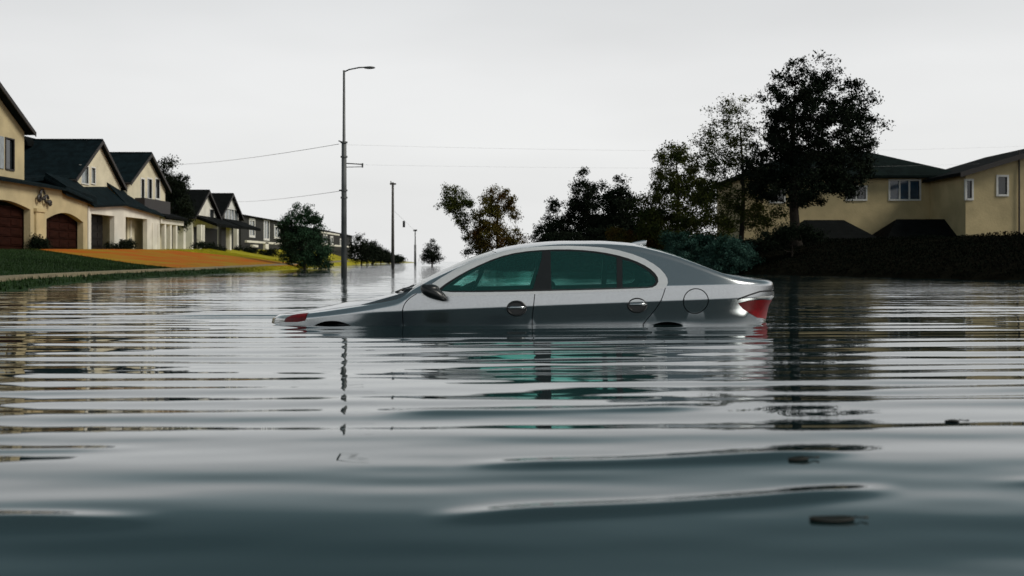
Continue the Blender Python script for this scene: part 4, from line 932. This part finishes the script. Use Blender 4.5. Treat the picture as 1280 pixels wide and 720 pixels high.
def side_classify(c):
    c = (float(c[0]), float(c[1])); x = np.interp(c[0], sg, gx); t = float(Tz(x))
    if c[1] > t+1e-4 or c[1] < ZB: return None
    if inpoly(c, arch1) or inpoly(c, arch2): return None
    if inpoly(c, inner):
        if inpoly(c, g_front): return 'glass_front'
        if inpoly(c, g_rear): return 'glass_rear'
        if inpoly(c, g_quarter): return 'glass_quarter'
        return 'window_seal'
    if inpoly(c, outer): return 'window_trim'
    if inpoly(c, head): return 'head_red' if inpoly(c, head_red) else 'head'
    if inpoly(c, tail): return 'tail'
    if inpoly(c, tail_w): return 'tail_clear'
    if inpoly(c, boot): return 'gapb'
    if inpoly(c, cap_o): return 'fuel' if inpoly(c, cap_i) else 'gapf'
    for i, g in enumerate(gaps):
        if inpoly(c, g): return 'gap%d' % i
    if inpoly(c, door_f): return 'door_f'
    if inpoly(c, door_r): return 'door_r'
    return 'body'
srow = np.concatenate([np.linspace(0, SL, 300)]); xs_ = np.interp(srow, sg, gx); tz = Tz(xs_); cz = Cz(xs_); bz = np.maximum(Bz(xs_), cz+0.004)
cz = np.minimum(cz, tz-0.035); bz = np.clip(bz, cz+0.003, tz-0.02)
rows = [np.full_like(tz, ZB), np.full_like(tz, ZB)*0.7+cz*0.3, ZB*0.45+cz*0.55, ZB*0.25+cz*0.75, cz-0.09, cz-0.05, cz-0.025, cz-0.014, cz-0.007]
mid = [cz, cz+0.0, cz+np.minimum(0.007, (bz-cz)*0.08), cz+np.minimum(0.014, (bz-cz)*0.16), cz+(bz-cz)*0.3, cz+(bz-cz)*0.55, cz+(bz-cz)*0.8, cz+(bz-cz)*0.95, bz]
up = [bz+(tz-0.001-bz)*q for q in (0.05, 0.15, 0.28, 0.42, 0.56, 0.68)]+[tz-q*np.minimum(1, (tz-bz)/0.1) for q in (0.055, 0.042, 0.03, 0.02, 0.012, 0.006, 0.0025, 0.0008)]
gp = []
for r in rows+mid[2:-1]+up: gp += list(zip(srow, r))
loops = [inner, outer, g_front, g_rear, g_quarter, cap_o, cap_i, head, head_red, tail, tail_w, boot, arch1, arch2]+gaps
opens = [list(zip(srow, tz)), list(zip(srow, cz)), list(zip(srow, bz))]
def map_side(sign):
    def f(s, z):
        s = np.clip(s, 0, SL); x, y, zz = surf(s, z); return np.stack([x, CY-sign*y, np.asarray(zz, float)], -1)
    return f
# clear grid points lying just beside loop vertices
P_, N_, REG = cdt_regions(gp, loops, opens, map_side(1), side_classify, 1)
car = thing('car', 'silver four-door sedan flooded up to its wheel arches, facing left', 'car', (0, CY, 0))
def sub(tri, P, N, flip=False, off=0.0):
    tri = np.array(tri); ids, inv = np.unique(tri, return_inverse=True); f = inv.reshape(tri.shape)
    if flip: f = f[:, ::-1]
    return P[ids]-N[ids]*off, f, N[ids]
def panels(name, keys, m, parent, sign, off=0.0, lining=False, solid=0.0):
    tri = sum((REG.get(k, []) for k in keys), [])
    if not tri: return None
    P = P_.copy(); N = N_.copy()
    # make N outward
    out = P-np.array([0, CY, 0.1]); 
    sgn = np.sign((N*out*np.array([0.2, 1, 0.6])).sum(1)); sgn[sgn == 0] = 1; N = N*sgn[:, None]
    if sign < 0: P[:, 1] = 2*CY-P[:, 1]; N[:, 1] *= -1
    v, f, n = sub(tri, P, N, False, off)
    # orient faces with N
    a = np.cross(v[f[:, 1]]-v[f[:, 0]], v[f[:, 2]]-v[f[:, 0]]); fl = (a*n[f].mean(1)).sum(1) < 0; f[fl] = f[fl][:, ::-1]
    if solid:
        v2 = v-n*solid; k = len(v); fb = f[:, ::-1]+k
        e = {}
        for t in f:
            for i in range(3):
                q = (t[i], t[(i+1) % 3]); e[q] = 1
        rim = [q for q in e if (q[1], q[0]) not in e]
        rf = [(b_, a_, a_+k) for a_, b_ in rim]+[(b_, a_+k, b_+k) for a_, b_ in rim]
        v = np.vstack([v, v2]); n = np.vstack([n, -n]); f = np.vstack([f, fb, np.array(rf)])
    if lining: n = -n; f = f[:, ::-1]
    return np_mesh(name, v, f, m, parent, normals=n)
for sgn_ in (1, -1):
    panels('side_panel', ['body'], M['paint'], car, sgn_)
    df = panels('door', ['door_f'], M['paint'], car, sgn_); dr = panels('door', ['door_r'], M['paint'], car, sgn_)
    panels('side_window', ['glass_front'], M['glass'], df, sgn_, 0.002); panels('side_window', ['glass_rear'], M['glass'], dr, sgn_, 0.002)
    panels('quarter_window', ['glass_quarter'], M['glass'], dr, sgn_, 0.002)
    panels('window_seal', ['window_seal'], M['black'], car, sgn_, 0.0, solid=0.03)
    panels('window_trim', ['window_trim'], M['chrome'], car, sgn_, -0.004)
    for gk in ('gap0', 'gap1', 'gap2', 'gapf', 'gapb'): panels('shut_line', [gk], M['black'], car, sgn_, 0.010)
    panels('fuel_flap', ['fuel'], M['paint'], car, sgn_, -0.001)
    hl = panels('headlight', ['head'], M['clear'], car, sgn_, -0.003)
    panels('indicator', ['head_red'], M['red'], hl, sgn_, -0.004)
    tl_ = panels('tail_light', ['tail'], M['red'], car, sgn_, -0.004); panels('reversing_lamp', ['tail_clear'], M['clear'], tl_, sgn_, -0.003)
    panels('interior_lining', ['body', 'door_f', 'door_r', 'gap0', 'gap1', 'gap2', 'gapf', 'gapb', 'fuel', 'window_trim', 'head', 'head_red', 'tail', 'tail_clear'], M['black'], car, sgn_, 0.022, True)
# top: hood, windscreen, roof, rear window, boot lid
def map_top(s, v):
    s = np.clip(s, 0, SL); x0 = np.interp(s, sg, gx); t = Tz(x0); x, y, z = surf(s, t-1e-6); return np.stack([x, CY-v*y, t+crown(x0)*(1-v*v)], -1)
vv = np.linspace(-1, 1, 27); sr = np.linspace(0, SL, 260)
vk = np.concatenate([[-1, -.985, -.96], np.linspace(-.92, .92, 25), [.96, .985, 1]])
gpt = [(s, v) for s in sr for v in vk]
def curve(f, v0, v1, n=20): return [(s_of_x(f(v)), v) for v in np.linspace(v0, v1, n)]
ws_b = lambda v: -1.06+0.20*v*v; ws_t = lambda v: -.20+0.07*v*v
scr = curve(ws_b, -.93, .93)+curve(ws_t, .90, -.90)
rw_t = lambda v: 1.30-0.06*v*v; rw_b = lambda v: 2.02-0.16*v*v
rwp = curve(rw_t, -.84, .84)+curve(rw_b, .88, -.88)
hood_l = [(s_of_x(-2.26), .80), (s_of_x(-1.9), .86), (s_of_x(-1.4), .90), (s_of_x(-.93), .95)]
hoodgap = [strip([(a, b_) for a, b_ in hood_l], 0.010), strip([(a, -b_) for a, b_ in hood_l], 0.010), strip(curve(lambda v: -2.27+0.02*v*v, -.8, .8), 0.008)]
hood_p = [(a, b_) for a, b_ in hood_l]+[(s_of_x(-1.13+0.2*v*v), v) for v in np.linspace(.95, -.95, 15)]+[(a, -b_) for a, b_ in hood_l[::-1]]
cowl = curve(lambda v: -1.13+0.2*v*v, -.95, .95)+curve(lambda v: -1.06+0.2*v*v, .95, -.95)
bootgap = [strip(curve(lambda v: 2.09-0.14*v*v, -.9, .9), 0.010), strip([(s_of_x(1.97), .9), (s_of_x(2.5), .88)], 0.012), strip([(s_of_x(1.97), -.9), (s_of_x(2.5), -.88)], 0.012)]
def top_classify(c):
    c = (float(c[0]), float(c[1]))
    if inpoly(c, scr): return 'screen'
    if inpoly(c, rwp): return 'rear'
    if inpoly(c, cowl): return 'cowl'
    for g in hoodgap+bootgap:
        if inpoly(c, g): return 'gap'
    if inpoly(c, hood_p): return 'hood'
    x = float(np.interp(c[0], sg, gx))
    return 'boot' if (x > 2.09-0.14*c[1]**2 and abs(c[1]) < 0.9) else 'body'
P_, N_, REG = cdt_regions(gpt, [scr, rwp, cowl, hood_p]+hoodgap+bootgap, [], map_top, top_classify, 1)
N_[N_[:, 2] < 0] *= -1; N_[np.linalg.norm(N_, axis=1) < 0.5] = (0, 0, 1)
def tpanel(name, keys, m, off=0.0, lining=False, parent=car):
    tri = sum((REG.get(k, []) for k in keys), [])
    v, f, n = sub(tri, P_, N_, False, off)
    a = np.cross(v[f[:, 1]]-v[f[:, 0]], v[f[:, 2]]-v[f[:, 0]]); fl = (a*n[f].mean(1)).sum(1) < 0; f[fl] = f[fl][:, ::-1]
    if lining: n = -n; f = f[:, ::-1]
    return np_mesh(name, v, f, m, parent, normals=n)
tpanel('roof', ['body'], M['paint']); tpanel('bonnet', ['hood'], M['paint'], -0.001); tpanel('boot_lid', ['boot'], M['paint'], -0.001)
tpanel('windscreen', ['screen'], M['glass'], 0.003); tpanel('rear_window', ['rear'], M['glass'], 0.003); tpanel('cowl', ['cowl', 'gap'], M['black'], 0.006)
tpanel('headlining', ['body', 'hood', 'boot'], M['black'], 0.025, True)
# door handles: dark scooped cup with a bar
def handle(px, py, sign, parent):
    s, z = p2s(px, py); x, y, _ = surf(s, z); yy = CY-sign*float(y); x = float(x); d = -sign
    bm = bmesh.new(); ring = []; n = 24
    for i in range(n):
        t = 2*math.pi*i/n; ring.append((x+0.082*math.cos(t), z+0.062*math.sin(t)))
    pts = [(p[0], yy+d*0.004, p[1]) for p in ring]+[pts0 for pts0 in [(x+0.082, yy+d*0.004, z)]]
    tube(bm, pts, 0.011, 6, caps=False)
    c = [bm.verts.new((p[0], yy+d*0.008, p[1])) for p in ring]; bm.faces.new(c)
    o = obj('handle_cup', bm, M['black'], car, True)
    bm = bmesh.new(); tube(bm, [(x-0.075, yy+d*0.02, z+0.006), (x-0.045, yy+d*0.04, z+0.010), (x+0.045, yy+d*0.04, z+0.011), (x+0.075, yy+d*0.02, z+0.010)], [0.010, 0.014, 0.014, 0.010], 8)
    obj('door_handle', bm, M['paint'], o, True)
for sg_ in (1, -1):
    handle(645.5, 385.5, sg_, None); handle(796.5, 381.5, sg_, None)
    # wing mirror
    bm = bmesh.new(); cx, cz_ = (541-640)*9.93/F, H+(HZ-366)*9.93/F
    bmesh.ops.create_uvsphere(bm, u_segments=20, v_segments=14, radius=1)
    for v in bm.verts:
        x, y, z = v.co; x = math.copysign(abs(x)**0.75, x); z = math.copysign(abs(z)**0.8, z)
        v.co = (cx+x*0.115*(1-0.15*z)+0.05*z*-0.4-0.0, CY-sg_*(1.03+y*0.095), cz_+z*0.064-0.035*x)
    mir = obj('wing_mirror', bm, M['black'], car, True)
    bm = bmesh.new(); bmesh.ops.create_uvsphere(bm, u_segments=16, v_segments=8, radius=1)
    for v in bm.verts: v.co = (cx-0.03+v.co.x*0.085, CY-sg_*(1.03+v.co.y*0.085), cz_+0.034+v.co.z*0.042)
    obj('mirror_cap', bm, M['black'], mir, True)
    bm = bmesh.new(); tube(bm, [(cx+0.02, CY-sg_*0.96, cz_-0.02), (cx+0.05, CY-sg_*0.83, cz_+0.0)], [0.035, 0.03], 8); obj('mirror_stalk', bm, M['black'], mir, True)
    for ax in (-1.63, 1.42):
        bm = bmesh.new(); rings = []; n = 40; prof = [(0.20, 0.70), (0.29, 0.69), (0.322, 0.715), (0.328, 0.76), (0.328, 0.81), (0.322, 0.86), (0.29, 0.885), (0.21, 0.875), (0.2, 0.85)]
        for rr_, yy in prof: rings.append([bm.verts.new((ax+rr_*math.cos(2*math.pi*k/n), CY-sg_*yy, -.335+rr_*math.sin(2*math.pi*k/n))) for k in range(n)])
        for i in range(len(rings)):
            j = (i+1) % len(rings)
            for k in range(n): bm.faces.new((rings[i][k], rings[i][(k+1) % n], rings[j][(k+1) % n], rings[j][k]))
        bmesh.ops.recalc_face_normals(bm, faces=bm.faces[:])
        wh = obj('wheel', bm, M['rubber'], car, True)
        bm = bmesh.new()
        for k in range(10):
            t = 2*math.pi*k/10; tube(bm, [(ax+0.04*math.cos(t), CY-sg_*0.85, -.335+0.04*math.sin(t)), (ax+0.2*math.cos(t), CY-sg_*0.86, -.335+0.2*math.sin(t))], [0.022, 0.03], 6)
        bmesh.ops.create_cone(bm, cap_ends=True, segments=24, radius1=0.05, radius2=0.04, depth=0.06, matrix=Matrix.Translation((ax, CY-sg_*0.86, -.335))@Matrix.Rotation(R(90), 4, 'X'))
        obj('rim', bm, M['alloy'], wh)
# cabin
def rbox(x0, x1, y0, y1, z0, z1, b=0.03, shear=0.0):
    bm = bmesh.new(); box(bm, x0, x1, y0, y1, z0, z1); bmesh.ops.recalc_face_normals(bm, faces=bm.faces[:]); bevel(bm, b, 3)
    for v in bm.verts: v.co.x += shear*(v.co.z-z0)
    return bm
for yc in (CY-0.38, CY+0.38):
    seat = obj('front_seat', rbox(0.20, 0.34, yc-0.25, yc+0.25, -0.2, 0.40, 0.06, 0.12), M['seat'], car, True)
    obj('headrest', rbox(0.235, 0.325, yc-0.13, yc+0.13, 0.45, 0.62, 0.04, 0.05), M['seat'], seat, True)
    bm = bmesh.new()
    for q in (-0.06, 0.06): tube(bm, [(0.28, yc+q, 0.38), (0.285, yc+q, 0.48)], 0.008, 6)
    obj('headrest_post', bm, M['chrome'], seat)
    obj('seat_cushion', rbox(-0.28, 0.24, yc-0.25, yc+0.25, -0.3, -0.16, 0.05), M['seat'], seat, True)
rs = obj('rear_seat', rbox(1.18, 1.34, CY-0.62, CY+0.62, -0.2, 0.36, 0.05, 0.22), M['seat'], car, True)
for yc in (CY-0.36, CY+0.36): obj('headrest', rbox(1.33, 1.42, yc-0.13, yc+0.13, 0.36, 0.47, 0.035, 0.1), M['seat'], rs, True)
obj('parcel_shelf', rbox(1.40, 1.95, CY-0.6, CY+0.6, 0.32, 0.36, 0.015), M['seat'], car, True)
obj('dashboard', rbox(-1.02, -.48, CY-0.66, CY+0.66, 0.02, 0.335, 0.07), M['black'], car, True)
bm = bmesh.new(); n = 28; ce = Vector((-.34, CY-0.38, 0.37)); ax1 = Vector((0, 1, 0)); ax2 = Vector((0.42, 0, 0.90))
tube(bm, [ce+(ax1*math.cos(2*math.pi*i/n)+ax2*math.sin(2*math.pi*i/n))*0.175 for i in range(n+1)], 0.014, 6, caps=False)
for t in (0, math.pi, -math.pi/2): tube(bm, [ce, ce+(ax1*math.cos(t)+ax2*math.sin(t))*0.175], 0.014, 6)
tube(bm, [ce, ce+Vector((-0.25, 0, -0.12))], 0.035, 8); obj('steering_wheel', bm, M['black'], car, True)
obj('rear_view_mirror', rbox(-.40, -.375, CY-0.11, CY+0.11, 0.565, 0.625, 0.01), M['black'], car, True)
# fin aerial, wipers
bm = bmesh.new(); xa = (792-640)*11.04/F
prof = [(xa-0.13, 0.0), (xa+0.02, 0.035), (xa+0.10, 0.05), (xa+0.13, 0.045), (xa+0.12, 0.0)]; zr0 = float(Zc(xa))-0.012
for q, wd_ in ((-1, 0.012), (1, 0.012)):
    pass
a = [bm.verts.new((p[0], CY-0.014, zr0+p[1])) for p in prof]; b = [bm.verts.new((p[0], CY+0.014, zr0+p[1])) for p in prof]
bm.faces.new(a); bm.faces.new(b[::-1])
for i in range(5): bm.faces.new((a[i], b[i], b[(i+1) % 5], a[(i+1) % 5]))
bmesh.ops.recalc_face_normals(bm, faces=bm.faces[:]); bevel(bm, 0.006, 2); obj('roof_aerial', bm, M['paint'], car, True)
for yo in (-0.45, 0.15):
    bm = bmesh.new(); zz = float(Zc(-1.08)); tube(bm, [(-1.10, CY+yo, zz+0.004), (-1.03, CY+yo+0.1, zz+0.035), (-.98, CY+yo+0.55, zz+0.06)], 0.010, 6); obj('wiper', bm, M['black'], car, True)
obj('rear_bumper_spot', rbox(2.42, 2.47, CY-0.62, CY-0.56, -0.02, 0.01, 0.008), M['clear'], car, True)  # small pale block low at the near rear corner

# ------------------------------------------------------------------ floating leaves
def leaf(px, py, L, wdt, label, seed, rot=0.0):
    zw = 0.0
    for _ in range(12):
        d = (H-zw)*F/(py-HZ); x = (px-640)*d/F; zw = 0.5*zw+0.5*float(WAVE(np.array([x]), np.array([d]), np.array([0.01]))[0])
    bm = bmesh.new(); n = 10
    rnd = random.Random(seed); cs, sn = math.cos(rot), math.sin(rot)
    rows_ = []
    for i in range(n+1):
        t = i/n; hw = wdt/2*(math.sin(math.pi*(0.04+0.92*t))**0.6); lift = 0.0015*math.cos(t*5+seed)+0.003
        r = []
        for q in (-1, -0.5, 0, 0.5, 1):
            u, v = (t-0.5)*L, q*hw; xx_, yy_ = x+u*cs-v*sn, d+u*sn+v*cs; r.append((xx_, yy_, float(WAVE(np.array([xx_]), np.array([yy_]), np.array([0.01]))[0])-0.001+lift+0.006*q*q))
        rows_.append(r)
    A_ = [[bm.verts.new(p) for p in r] for r in rows_]; B_ = [[bm.verts.new((p[0], p[1], p[2]-0.0035)) for p in r] for r in rows_]
    for i in range(n):
        for j in range(4):
            bm.faces.new((A_[i][j], A_[i+1][j], A_[i+1][j+1], A_[i][j+1])); bm.faces.new((B_[i][j], B_[i][j+1], B_[i+1][j+1], B_[i+1][j]))
        bm.faces.new((A_[i][0], B_[i][0], B_[i+1][0], A_[i+1][0])); bm.faces.new((A_[i][4], A_[i+1][4], B_[i+1][4], B_[i][4]))
    tube(bm, [(x+L/2*cs, d+L/2*sn, zw+0.010), (x+(L/2+0.02)*cs, d+(L/2+0.02)*sn+0.006, zw+0.006), (x+(L/2+0.035)*cs, d+(L/2+0.035)*sn, zw+0.008)], [0.0022, 0.0018, 0.0035], 6)
    bmesh.ops.recalc_face_normals(bm, faces=bm.faces[:])
    o = obj('floating_leaf', bm, M['leaf_float'], None, True); recenter(o, (x, d, 0.01)); return tag(o, label, 'leaf', 'leaves floating on the flood')
leaf(1040, 651, 0.108, 0.042, 'large dark leaf floating nearest the viewer at the lower right', 1, 0.03)
leaf(998, 575.5, 0.062, 0.030, 'small dark leaf floating below the tallest tree reflection', 2, 0.15)
leaf(1190, 528, 0.05, 0.03, 'tiny leaf floating farthest right on the rippled water', 3, -0.1)
